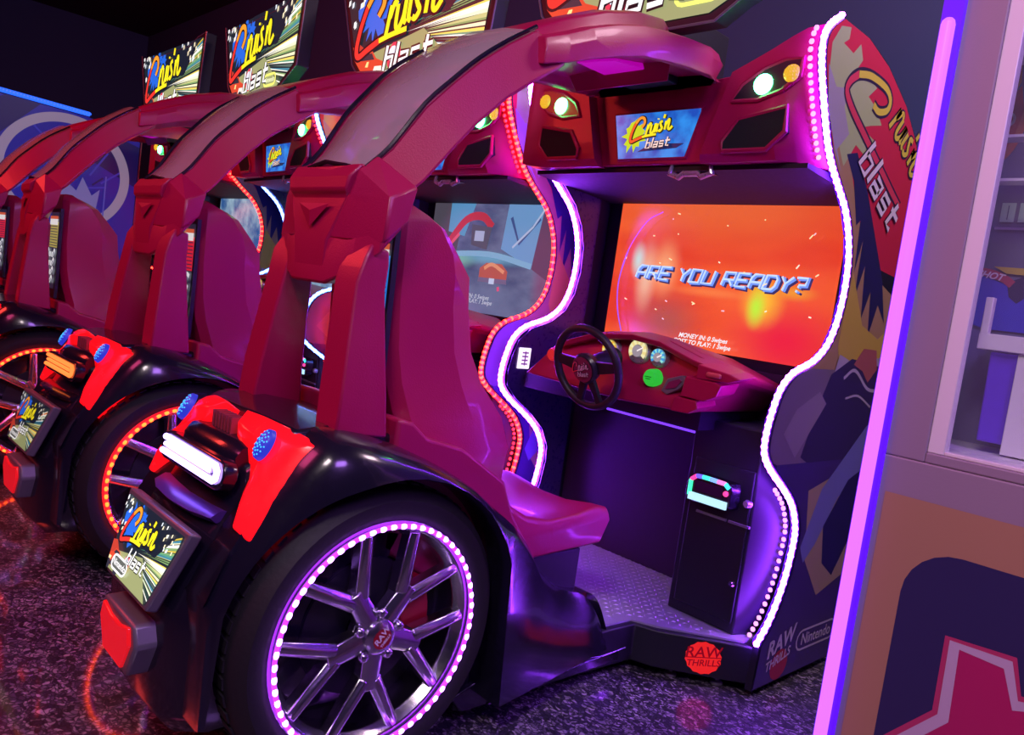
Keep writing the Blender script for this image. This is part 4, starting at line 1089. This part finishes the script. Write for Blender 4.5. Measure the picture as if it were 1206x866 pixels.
    for x, hw, z in ((1.43, .20, 1.915), (1.55, .225, 1.985), (1.70, .225, 2.055), (1.85, .22, 2.105), (1.98, .21, 2.128), (2.02, .20, 2.118), (2.06, .17, 2.04)):
        rings.append([(x, -hw-.03, z-.09), (x, -hw, z-.012), (x, -hw+.05, z), (x, hw-.05, z), (x, hw, z-.012), (x, hw+.03, z-.09)])
    loft(bm, rings); finish('roof_scoop', bm, M['red'], rf, smooth=50, bevel=.006)
    bm = bmesh.new(); prism(bm, [(1.93, -.08), (2.06, -.12), (2.10, .06), (1.90, .06)], 2, 1.992, 2.016); finish('roof_light', bm, glow('roof_magenta', (.50, .0, .42), .8), rf, bevel=.004)
    # green pilot light under the roof edge
    bm = bmesh.new(); ball(bm, (2.20, .43, 2.03), .001); bm.free()
    # rear window
    bm = bmesh.new(); rings = []
    for a in E2:
        h = abs(a[1])-.004
        x, z = a[0], a[2]
        rings.append([(x+.006, -h, z-.004), (x-.010, -h*.5, z+.016), (x-.014, 0, z+.021), (x-.010, h*.5, z+.016), (x+.006, h, z-.004),
                      (x+.012, h, z-.009), (x-.004, h*.5, z+.010), (x-.008, 0, z+.015), (x-.004, -h*.5, z+.010), (x+.012, -h, z-.009)])
    loft(bm, rings); finish('rear_window', bm, M['window'], cf)
    bm = bmesh.new()
    for sg in (1, -1): tube(bm, catmull([(a[0]-.001, a[1]*sg*.985, a[2]+.004) for a in E2], 3), .006, 6)
    tube(bm, [(1.026, -.155, 1.462), (1.012, 0, 1.480), (1.026, .155, 1.462)], .006, 6)
    finish('window_trim', bm, M['shell_black'], cf)
    return cf

FLAP = [(0.850, -0.055, 0.862), (0.857, -0.13, 0.862), (0.888, -0.215, 0.848), (0.923, -0.307, 0.826), (0.906, -0.309, 0.798), (0.849, -0.308, 0.711), (0.775, -0.297, 0.619), (0.749, -0.255, 0.646), (0.773, -0.225, 0.675), (0.807, -0.19, 0.71), (0.823, -0.155, 0.75), (0.822, -0.118, 0.78), (0.813, -0.095, 0.81), (0.816, -0.085, 0.840)]
def tail(root, pal):
    # dark tail body lofted across the width
    bm = bmesh.new(); rings = []
    base = [(.70, .15), (.665, .19), (.665, .38), (.680, .43), (.730, .62), (.755, .645), (.780, .69), (.800, .755), (.85, .79), (.93, .825), (1.10, .80), (1.20, .70), (1.15, .45), (1.15, .125)]
    for y, dx, dz in ((-.262, .11, -.10), (-.235, .045, -.05), (-.17, .006, -.01), (0, 0, 0), (.17, .006, -.01), (.235, .045, -.05), (.262, .11, -.10)):
        rings.append([(x+dx*(1 if x < .95 else 0), y, z+(dz if z > .5 else -dz*.5)) for x, z in base])
    loft(bm, rings)
    tb = finish('tail_body', bm, M['shell_black'], root, smooth=50, bevel=.008)
    # deck between fenders, pillars' base
    bm = bmesh.new(); prism(bm, [(.86, .78), (.88, .850), (1.00, .862), (1.15, .835), (1.30, .76), (1.30, .6), (.86, .6)], 1, -.235, .235)
    finish('rear_deck', bm, M['shell_black'], root, bevel=.01)
    # red tail lamps with blue eyes
    n = Vector((-.627, -.658, .416))
    for sg in (-1, 1):
        nn = Vector((n.x, n.y*(-sg) if sg > 0 else n.y, n.z))
        nn = Vector((n.x, n.y if sg < 0 else -n.y, n.z))
        P = [Vector((x, y if sg < 0 else -y, z)) for x, y, z in FLAP]
        n2 = Vector((-.88, .10*sg, .46)).normalized()
        cc = Vector((.836, sg*.222, .812))
        bm = bmesh.new(); loft(bm, [[cc+(p-cc)*.42+n2*.012 for p in P], [cc+(p-cc)*.75+n2*.010 for p in P], P, [p-nn*.045+Vector((.02, 0, -.02)) for p in P]])
        fl = finish('tail_lamp', bm, M['lens_red'], tb, bevel=.006, seg=3)
        nn = n2; c = Vector((.835, .218*sg, .808))+n2*.008
        bm = bmesh.new()
        u = nn.cross(Vector((0, 0, 1))).normalized(); v = u.cross(nn)
        rings = []
        for h_, r_ in ((.004, .034), (.016, .032), (.021, .025), (.023, .001)):
            rings.append([c+nn*h_+u*r_*.66*math.cos(2*PI*k/24)+v*r_*1.1*math.sin(2*PI*k/24) for k in range(24)])
        loft(bm, rings)
        ey = finish('round_lamp', bm, glow('blue_lamp_body', (.02, .04, .75), .8), fl)
        bm = bmesh.new()
        for ring_, cnt in ((.0, 1), (.009, 6), (.018, 10), (.026, 14)):
            for k in range(cnt):
                a = 2*PI*k/cnt+ring_*60; p = c+nn*(.024-.2*ring_*ring_*30)+u*ring_*.66*math.cos(a)+v*ring_*1.1*math.sin(a)
                ball(bm, p, .0020, (1, 1, 1), 5, 4)
        finish('lamp_diodes', bm, glow('blue_diode', (.05, .45, 1.0), 1.6), ey)
    # central hood between the lamps
    bm = bmesh.new()
    rings = []
    for y, s_ in ((-.15, .0), (-.12, .7), (-.06, .95), (0, 1), (.06, .95), (.12, .7), (.15, 0)):
        rings.append([(.790-.015*s_, y, .73), (.790-.018*s_, y, .770+.006*s_), (.805-.010*s_, y, .79+.012*s_), (.86, y, .800+.008*s_), (.92, y, .80), (.92, y, .7)])
    loft(bm, rings); finish('tail_hood', bm, M['shell_black'], tb, smooth=60)
    bm = bmesh.new()
    for k in range(7): bx(bm, .815, .850, -.056+k*.017, -.050+k*.017, .80, .842)
    finish('hood_louvre', bm, mat('louvre_red', (.35, .05, .08), .3), tb)
    # brake light bar: housing and U-shaped tube
    fr = Frame((.752, 0, .716), (0, -1, 0), (.16, 0, .98), (-.98, 0, .16))
    bm = bmesh.new()
    P0 = xf(pill((0, 0), .37, .070, WHT, 1)[1], (0, .018), 1)
    loft(bm, [[fr.p(a, b, .006) for a, b in P0], [fr.p(a, b, -.03) for a, b in P0]])
    bl = finish('brake_light', bm, M['shell_black'], tb, bevel=.004)
    bm = bmesh.new()
    path = [(-.155, .036), (.145, .036), (.160, .026), (.160, .010), (.148, .002), (-.155, .002)]
    tube(bm, [fr.p(a, b, .010) for a, b in path], .0075, 8)
    tube(bm, [fr.p(a, .019, .008) for a in (-.150, .120)], .006, 8)
    finish('light_tube', bm, pal['bar'], bl)
    # lower lip; the bar's violet light is put into its colour
    bm = bmesh.new(); rings = []
    for y, d_ in ((-.17, .03), (-.1, .008), (0, 0), (.1, .008), (.17, .03)):
        rings.append([(.722+d_, y, .628), (.706+d_, y, .642), (.730+d_, y, .656), (.78+d_, y, .65)])
    loft(bm, rings); finish('tail_lip', bm, M['lip_violet_lit'] if pal['key'] == 'violet' else M['shell_black'], tb, smooth=50)
    # lit number plate: trapezoid leaning back
    o = Vector((.668, 0, .520)); v = Vector((.056, 0, .178)).normalized(); nrm = Vector((-v.z, 0, v.x))
    fr = Frame(o, (0, -1, 0), v, nrm)
    Q = [(-.186, .092), (.186, .092), (.128, -.088), (-.128, -.088)]
    bm = bmesh.new(); loft(bm, [[fr.p(a*1.04, b*1.08, .010) for a, b in Q], [fr.p(a*1.04, b*1.08, -.02) for a, b in Q]])
    pl = finish('number_plate', bm, M['grey_trim'], tb, bevel=.006, seg=3)
    it = sign_items(.345, .18, plate=True, hue=pal['hue'])
    it += [pill_poly((-.058, -.058), .098, .036, (1, 1, 1)), pill_poly((-.058, -.058), .086, .026, (.12, .13, .12)), ('text', 'Nintendo', (-.058, -.058), .021, (1, 1, 1), 0, 0, .0004)]
    it += title_items((-.110, -.040), .0190, R(2), blast_o=(4.2, -.2), bs=.8, w=.48)
    a = art('plate_picture', fr, it, pl, lit=pal.get('plate', 1.0), h0=.0115, dh=.00008)
    clip_poly(a, fr, [(q[0]*.97, q[1]*.95) for q in Q])
    # bumper with red reflector
    bm = bmesh.new()
    B = [(-.100, .388), (.100, .388), (.122, .345), (.082, .262), (-.082, .262), (-.122, .345)]
    loft(bm, [[(.622, y, z) for y, z in [(b_[0], b_[1]) for b_ in B]], [(.70, y*1.02, z) for y, z in B]])
    rb = finish('rear_bumper', bm, M['grey_trim'], tb, bevel=.008)
    G = [(-.086, .380), (-.03, .366), (.03, .366), (.086, .380), (.098, .342), (.060, .275), (-.060, .275), (-.098, .342)]
    bm = bmesh.new(); prism(bm, G, 0, .614, .63)
    finish('bumper_reflector', bm, M['lens_deep'], rb, bevel=.004)

def cabinet(root, pal):
    bm = bmesh.new()
    prism(bm, [(2.765, .03), (2.765, 1.0), (2.842, 1.0), (2.842, 2.02), (2.87, 2.03), (2.97, 1.93), (3.02, 1.88), (3.02, .03)], 1, -.592, .592)
    finish('cabinet_back', bm, M['black'], root, smooth=0)
    # lit gear pattern plate on the left liner
    fr = Frame((0, .588, 0), (1, 0, 0), (0, 0, 1), (0, -1, 0))
    bm = bmesh.new(); bx(bm, 2.335, 2.405, .583, .590, .915, 1.005)
    g = finish('gear_sign', bm, glow('gear_sign_white', (.95, .75, 1.0), 1.3), root, bevel=.004)
    fr = Frame((2.37, .583, .96), (1, 0, 0), (0, 0, 1), (0, -1, 0))
    it = [('line', [(-.018, v), (.018, v)], .006, (.3, .05, .5), False) for v in (-.024, -.008, .008, .024)]+[('line', [(0, -.03), (0, .03)], .007, (.3, .05, .5), False)]
    art('gear_glyph', fr, it, g, lit=.6)

def machine(loc, rz, pal, label, screen_kind, full_art):
    root = thing('racing_arcade_machine', label, 'arcade machine', loc, rz, 'racing arcade machines in the row')
    ORG[0] = Vector((1.875, 0, 0))
    cabinet(root, pal)
    for sg in (-1, 1):
        p = side_panel(root, sg, pal, None)
        if full_art or sg < 0: side_art(p, sg, full_art)
        wheel(root, sg, pal)
        fender(root, sg)
    header(root, pal); marquee(root, pal, 0); screen(root, pal, screen_kind); dash(root, pal); lower_front(root, pal)
    platform(root, pal); seat(root, pal); canopy(root, pal); tail(root, pal)
    ORG[0] = Vector((0, 0, 0))
    return root

GRN = glow('green_signal', (.05, 1.0, .22), 34.0)
AMB = glow('amber_signal', (.95, .50, .02), 0.9)
PAL_V = dict(key='violet', hue=0, plate=1.25, inner=glow('inner_pink_bead', (1.0, .28, .9), 2.2), strip_base=glow('violet_tube', (.25, .03, 1.0), 95.0), strip_bead=glow('violet_diode', (.25, .03, 1.0), 95.0), pitch=.020,
             ring_base=glow('ring_violet', (.38, .03, 1.0), 2.4), ring_bead=glow('ring_violet_diode', (.60, .25, 1.0), 9.0), ring_n=60,
             bar=glow('bar_violet', (.45, .28, 1.0), 9.0), green_lamp=GRN, amber_lamp=AMB, engine=((.02, .25, .85), (.10, .25, .65)))
PAL_R = dict(key='red', hue=1, inner=glow('inner_red_bead', (1.0, .03, .05), 2.2), strip_base=glow('red_tube', (1.0, .003, .005), 16.0), strip_bead=glow('red_diode', (1.0, .028, .014), 15.0), pitch=.020,
             ring_base=glow('ring_red', (1.0, .008, .012), 2.5), ring_bead=glow('ring_orange_diode', (1.0, .075, .008), 8.0), ring_n=60,
             bar=glow('bar_orange', (1.0, .16, .03), 2.2), green_lamp=GRN, amber_lamp=AMB, engine=((.8, .02, .05), (.15, .15, .25)), plate=.7)
PAL_C = dict(PAL_R, key='cyan', hue=2, strip_base=glow('cyan_tube', (.08, .18, 1.0), 14.0), strip_bead=glow('cyan_diode', (.1, .22, 1.0), 14.0), engine=((.5, .4, .1), (.3, .3, .4)))
PAL_L = dict(PAL_R, key='left', hue=1)

machine((1.875, 0, 0), 0, PAL_V, 'nearest red racing cabinet, violet-white wheel ring, orange ARE YOU READY screen', 'ready', True)
machine((1.943, 1.437, 0), .0173, PAL_R, 'red racing cabinet directly behind the nearest one, red light strips, blue-grey race on screen', 'race', False)
machine((1.842, 2.836, 0), -.0783, PAL_C, 'third racing cabinet in the row, pale blue strip beside its screen and orange wheel ring', 'pale', False)
machine((1.875, 4.34, 0), .0, PAL_L, 'farthest red racing cabinet at the left end, in front of the blue panel', 'pale', False)

# ------------------------------------------------------------------ blue cabinet beyond the row
def blue_machine():
    root = thing('blue_arcade_cabinet', 'tall blue-lit arcade cabinet with a pale ring on its side, behind the far racing cabinets', 'arcade machine', (1.9, 5.95, 0))
    ORG[0] = Vector((1.9, 5.95, 0))
    Y = 5.70
    P = [(1.0, .03), (1.0, 2.265), (1.95, 2.222), (2.02, 2.20), (2.378, 2.10), (2.385, .03)]
    bm = bmesh.new(); prism(bm, P, 1, Y, Y+.5)
    b = finish('cabinet_body', bm, M['black'], root, smooth=0, bevel=.004)
    fr = Frame((0, Y, 0), (1, 0, 0), (0, 0, 1), (0, -1, 0))
    blue = (.02, .02, .40); lt = (.12, .11, .62); ringc = (.42, .34, .55); dk = (.01, .01, .13)
    it = [('poly', [(1.01, .05), (2.375, .05), (2.37, 2.095), (1.95, 2.21), (1.01, 2.25)], blue),
          ('poly', [(1.01, 2.0), (1.35, 2.24), (1.6, 2.23), (1.2, 1.8), (1.01, 1.7)], dk),
          ('poly', [(1.9, 1.9), (2.37, 1.7), (2.37, 2.05), (2.1, 2.12)], dk)]
    rd = random.Random(3)
    for k in range(30):
        a = rd.uniform(0, 2*PI); r0 = rd.uniform(.05, .3); r1 = r0+rd.uniform(.05, .25); c = (1.85, 1.62)
        it.append(('line', [(c[0]+r0*math.cos(a), c[1]+r0*math.sin(a)), (c[0]+r1*math.cos(a+.2), c[1]+r1*math.sin(a+.2))], .015, rd.choice([lt, (.05, .05, .6), dk]), False))
    it.append(('line', [(1.80+.47*math.cos(a), 1.72+.44*math.sin(a)) for a in [R(v) for v in range(-70, 231, 12)]], .075, ringc))
    it += [('poly', xf([(-.8, -.5), (-.5, .6), (0, .2), (.2, .8), (.6, .1), (.9, .4), (.8, -.5)], (1.9, 1.55), .20), (.25, .22, .62)),
           ('text', 'STAR', (1.92, 1.45), .12, (.40, .36, .75), 0, .2, .003)] if False else [('poly', xf([(-.8, -.5), (-.5, .6), (0, .2), (.2, .8), (.6, .1), (.9, .4), (.8, -.5)], (1.9, 1.55), .20), (.25, .22, .62))]
    it += [('line', [(1.62, 1.30), (2.16, 1.30)], .012, lt, False), ('line', [(2.12, 1.25), (2.12, 1.75)], .012, lt, False)]
    a = art('side_artwork', fr, it, b, lit=.42)
    bm = bmesh.new(); tube(bm, [(1.01, Y-.02, 2.275), (1.95, Y-.02, 2.232)], .018, 8)
    for k in range(40): ball(bm, (1.02+k*.0238, Y-.034, 2.275-k*.00109), .012, (1, 1, 1), 6, 4)
    finish('led_strip', bm, glow('blue_strip', (.02, .12, 1.0), 1.6), b)
    bm = bmesh.new(); tube(bm, [(2.383, Y-.006, .1), (2.383, Y-.006, 2.10)], .006, 6); finish('edge_trim', bm, M['grey_trim'], b)
    ORG[0] = Vector((0, 0, 0))
blue_machine()

# ------------------------------------------------------------------ prize machine at the right edge
def prize_machine():
    X = 1.70; K = 1.7/1.2
    yz = lambda y, z: (-YC+(y+YC)*K, 1.2116+(z-1.2116)*K)       # measured on the face plane
    y1, _ = yz(-1.347, 1); yL = y1+.004                            # left edge
    root = thing('prize_machine', 'mauve-framed prize machine with violet corner tube and tan lower panel at right edge', 'prize machine', (X+.45, yL-.5, 0))
    ORG[0] = Vector((X+.45, yL-.5, 0))
    fm = mat('mauve_frame_metal', (.34, .27, .33), .42, bump=.1, bscale=200)
    wm = mat('white_sill', (.86, .84, .82), .4)
    yR = yL-1.0; zs = 1.2116+(1.085-1.2116)*K; zt = 2.05
    yg = -YC+(-1.427+YC)*K                                       # glass left edge
    # base box and frame posts
    bm = bmesh.new(); bx(bm, X, X+.9, yR, yL, .04, zs-.035); base = finish('base_cabinet', bm, fm, root, smooth=0, bevel=.004)
    bm = bmesh.new(); bx(bm, X, X+.05, yg, yL, zs-.035, zt); bx(bm, X, X+.05, yR, yR+.06, zs-.035, zt); bx(bm, X, X+.05, yR+.06, yg, zs-.035, zs-.014)
    bx(bm, X+.85, X+.9, yL-.05, yL, zs-.035, zt); bx(bm, X+.85, X+.9, yR, yR+.05, zs-.035, zt); bx(bm, X, X+.9, yR, yL, zt, zt+.25)
    fr_ = finish('window_frame', bm, fm, root, smooth=0, bevel=.003)
    bm = bmesh.new(); bx(bm, X+.004, X+.03, yg-.032, yg, zs-.014, zt); bx(bm, X+.004, X+.03, yR+.06, yg-.032, zs-.014, zs-.006); finish('window_seal', bm, wm, fr_, bevel=.002)
    bm = bmesh.new(); bx(bm, X+.014, X+.020, yR+.06, yg-.01, zs, zt); finish('front_pane', bm, M['pane'], fr_, smooth=0)
    XB = 2.12
    # prize deck, side and back boards inside
    bm = bmesh.new(); bx(bm, X+.03, XB, yR+.03, yL-.03, zs-.034, zs-.016); finish('prize_deck', bm, wm, base, smooth=0)
    slate = mat('slate_board', (.13, .13, .26), .5)
    bm = bmesh.new(); bx(bm, X+.03, X+.86, yL-.012, yL-.002, zs-.02, zt); sb_ = finish('side_board', bm, slate, base, smooth=0)
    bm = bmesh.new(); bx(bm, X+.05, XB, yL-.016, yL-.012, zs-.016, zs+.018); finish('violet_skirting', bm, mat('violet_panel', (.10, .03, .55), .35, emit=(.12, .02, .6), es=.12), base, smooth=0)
    bm = bmesh.new(); bx(bm, XB, XB+.02, yR+.03, yL-.012, zs-.016, zt); bw = finish('back_board', bm, slate, base, smooth=0)
    XS = 1.95
    bm = bmesh.new(); prism(bm, [(-1.276, 1.04), (-1.272, 1.236), (-1.36, 1.236), (-1.36, 1.04)], 0, XS, XS+.10); finish('violet_column', bm, mat('violet_panel', (.10, .03, .55), .35), base, bevel=.004)
    bm = bmesh.new(); prism(bm, [(-1.249, 1.239), (-1.249, 1.274), (-1.60, 1.274), (-1.60, 1.239)], 0, XS-.02, XS+.15)
    bx(bm, XS-.02, XS, -1.266, -1.250, 1.272, 1.352); bx(bm, XS-.01, XS+.12, -1.60, -1.328, 1.02, 1.24)
    finish('prize_shelf', bm, wm, base, bevel=.002)
    bm = bmesh.new()
    for y0, z0 in ((-1.192, 1.609), (-1.202, 1.703), (-1.195, 1.873)): bx(bm, XS, XS+.05, -1.60, y0, z0-.003, z0+.003)
    finish('glass_shelf_edge', bm, mat('shelf_edge', (.75, .75, .75), .2), base, smooth=0)
    fb = Frame((XB, 0, 0), (0, -1, 0), (0, 0, 1), (-1, 0, 0))
    org, rdc, pal_ = (.55, .25, .06), (.45, .05, .06), (.55, .48, .55)
    it = [('poly', [(1.14, 1.93), (1.177, 1.925), (1.183, 1.87), (1.168, 1.832), (1.148, 1.854)], org), ('line', [(1.16, 1.99), (1.19, 1.96), (1.25, 1.97)], .02, org),
          ('poly', [(1.14, 1.80), (1.186, 1.86), (1.205, 1.78), (1.184, 1.71), (1.145, 1.67)], rdc), ('line', [(1.215, 1.90), (1.207, 1.80), (1.186, 1.715), (1.140, 1.665)], .016, (.5, .14, .09)),
          ('line', [(1.171+.012*math.cos(R(a)), 1.783+.014*math.sin(R(a))) for a in range(0, 360, 30)], .006, pal_, True, True), ('line', [(1.164+.012*math.cos(R(a)), 1.744+.014*math.sin(R(a))) for a in range(0, 360, 30)], .006, pal_, True, True),
          ('line', [(1.152, 1.722), (1.165, 1.715), (1.158, 1.695)], .006, pal_)]
    gd = (.40, .58, .52)
    for u in (1.207, 1.245, 1.283):
        it.append(('line', [(u-.008, 1.546), (u-.008, 1.585), (u+.008, 1.585), (u+.008, 1.546)], .015, gd, False, True))
    it.append(('line', [(1.185, 1.528), (1.30, 1.528)], .006, (.45, .42, .55), False))
    it += [('poly', [(1.13, 1.417), (1.186, 1.412), (1.233, 1.398), (1.35, 1.37), (1.35, 1.29), (1.207, 1.289), (1.13, 1.310)], (.04, .05, .50)), ('poly', [(1.233, 1.402), (1.266, 1.418), (1.274, 1.368), (1.26, 1.355), (1.242, 1.369)], (.02, .02, .08)),
           ('poly', [(1.20, 1.438), (1.40, 1.436), (1.40, 1.416), (1.229, 1.423)], (.55, .42, .06)), ('line', [(1.13, 1.418), (1.182, 1.424), (1.223, 1.412), (1.245, 1.398)], .018, (.40, .05, .10)),
           ('text', 'SHOT', (1.195, 1.416), .022, (.7, .6, .65), R(-8), .3, .0006)]
    art('board_artwork', fb, it, bw)
    # tan panel with rounded window and star
    q = lambda L: [(-yz(y, z)[0], yz(y, z)[1]) for y, z in L]
    ff = Frame((X, 0, 0), (0, -1, 0), (0, 0, 1), (-1, 0, 0))
    tanm = (.46, .27, .15)
    r0 = -yL
    u0 = -yz(-1.383, 1)[0]; ztop = yz(0, 1.007)[1]
    it = [('poly', [(u0, .07), (-yR-.02, .07), (-yR-.02, ztop), (u0, ztop)], tanm)]
    ul = -yz(-1.428, 1)[0]; ur = -yR-.08; zp = yz(0, .943)[1]; rr = .10
    P = [(ul, .12), (ur, .12)]+[(ur-rr+rr*math.cos(R(a)), zp-rr+rr*math.sin(R(a))) for a in (0, 22, 45, 67, 90)]+[(ul+rr-rr*math.cos(R(a)), zp-rr+rr*math.sin(R(a))) for a in (90, 75, 60, 45, 30, 15, 0)]
    it.append(('poly', P, (.035, .03, .11)))
    # pink star-shaped emblem, only its upper left arm shows
    arm = q([(-1.455, .655), (-1.511, .722), (-1.508, .826), (-1.573, .826), (-1.589, .778), (-1.665, .800), (-1.665, .60), (-1.455, .60)])
    it.append(('line', arm, .044, (.55, .05, .16), False, True))
    it.append(('poly', arm, (.52, .02, .14)))
    it.append(('line', arm, .022, (.62, .50, .62), False, True))
    art('front_artwork', ff, it, base, lit=0)
    # violet corner tube; its channel glows to carry the tube's light
    yt = yL-.002
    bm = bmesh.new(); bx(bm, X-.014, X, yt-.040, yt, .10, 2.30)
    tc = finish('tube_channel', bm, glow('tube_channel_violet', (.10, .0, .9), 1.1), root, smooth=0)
    bm = bmesh.new(); tube(bm, [(X-.020, yt-.018, .12), (X-.020, yt-.018, 1.86)], .0135, 12); ball(bm, (X-.020, yt-.018, 1.86), .0135)
    finish('corner_tube', bm, glow('corner_tube_pink', (.72, .16, 1.0), 1.25), tc)
    ORG[0] = Vector((0, 0, 0))
prize_machine()
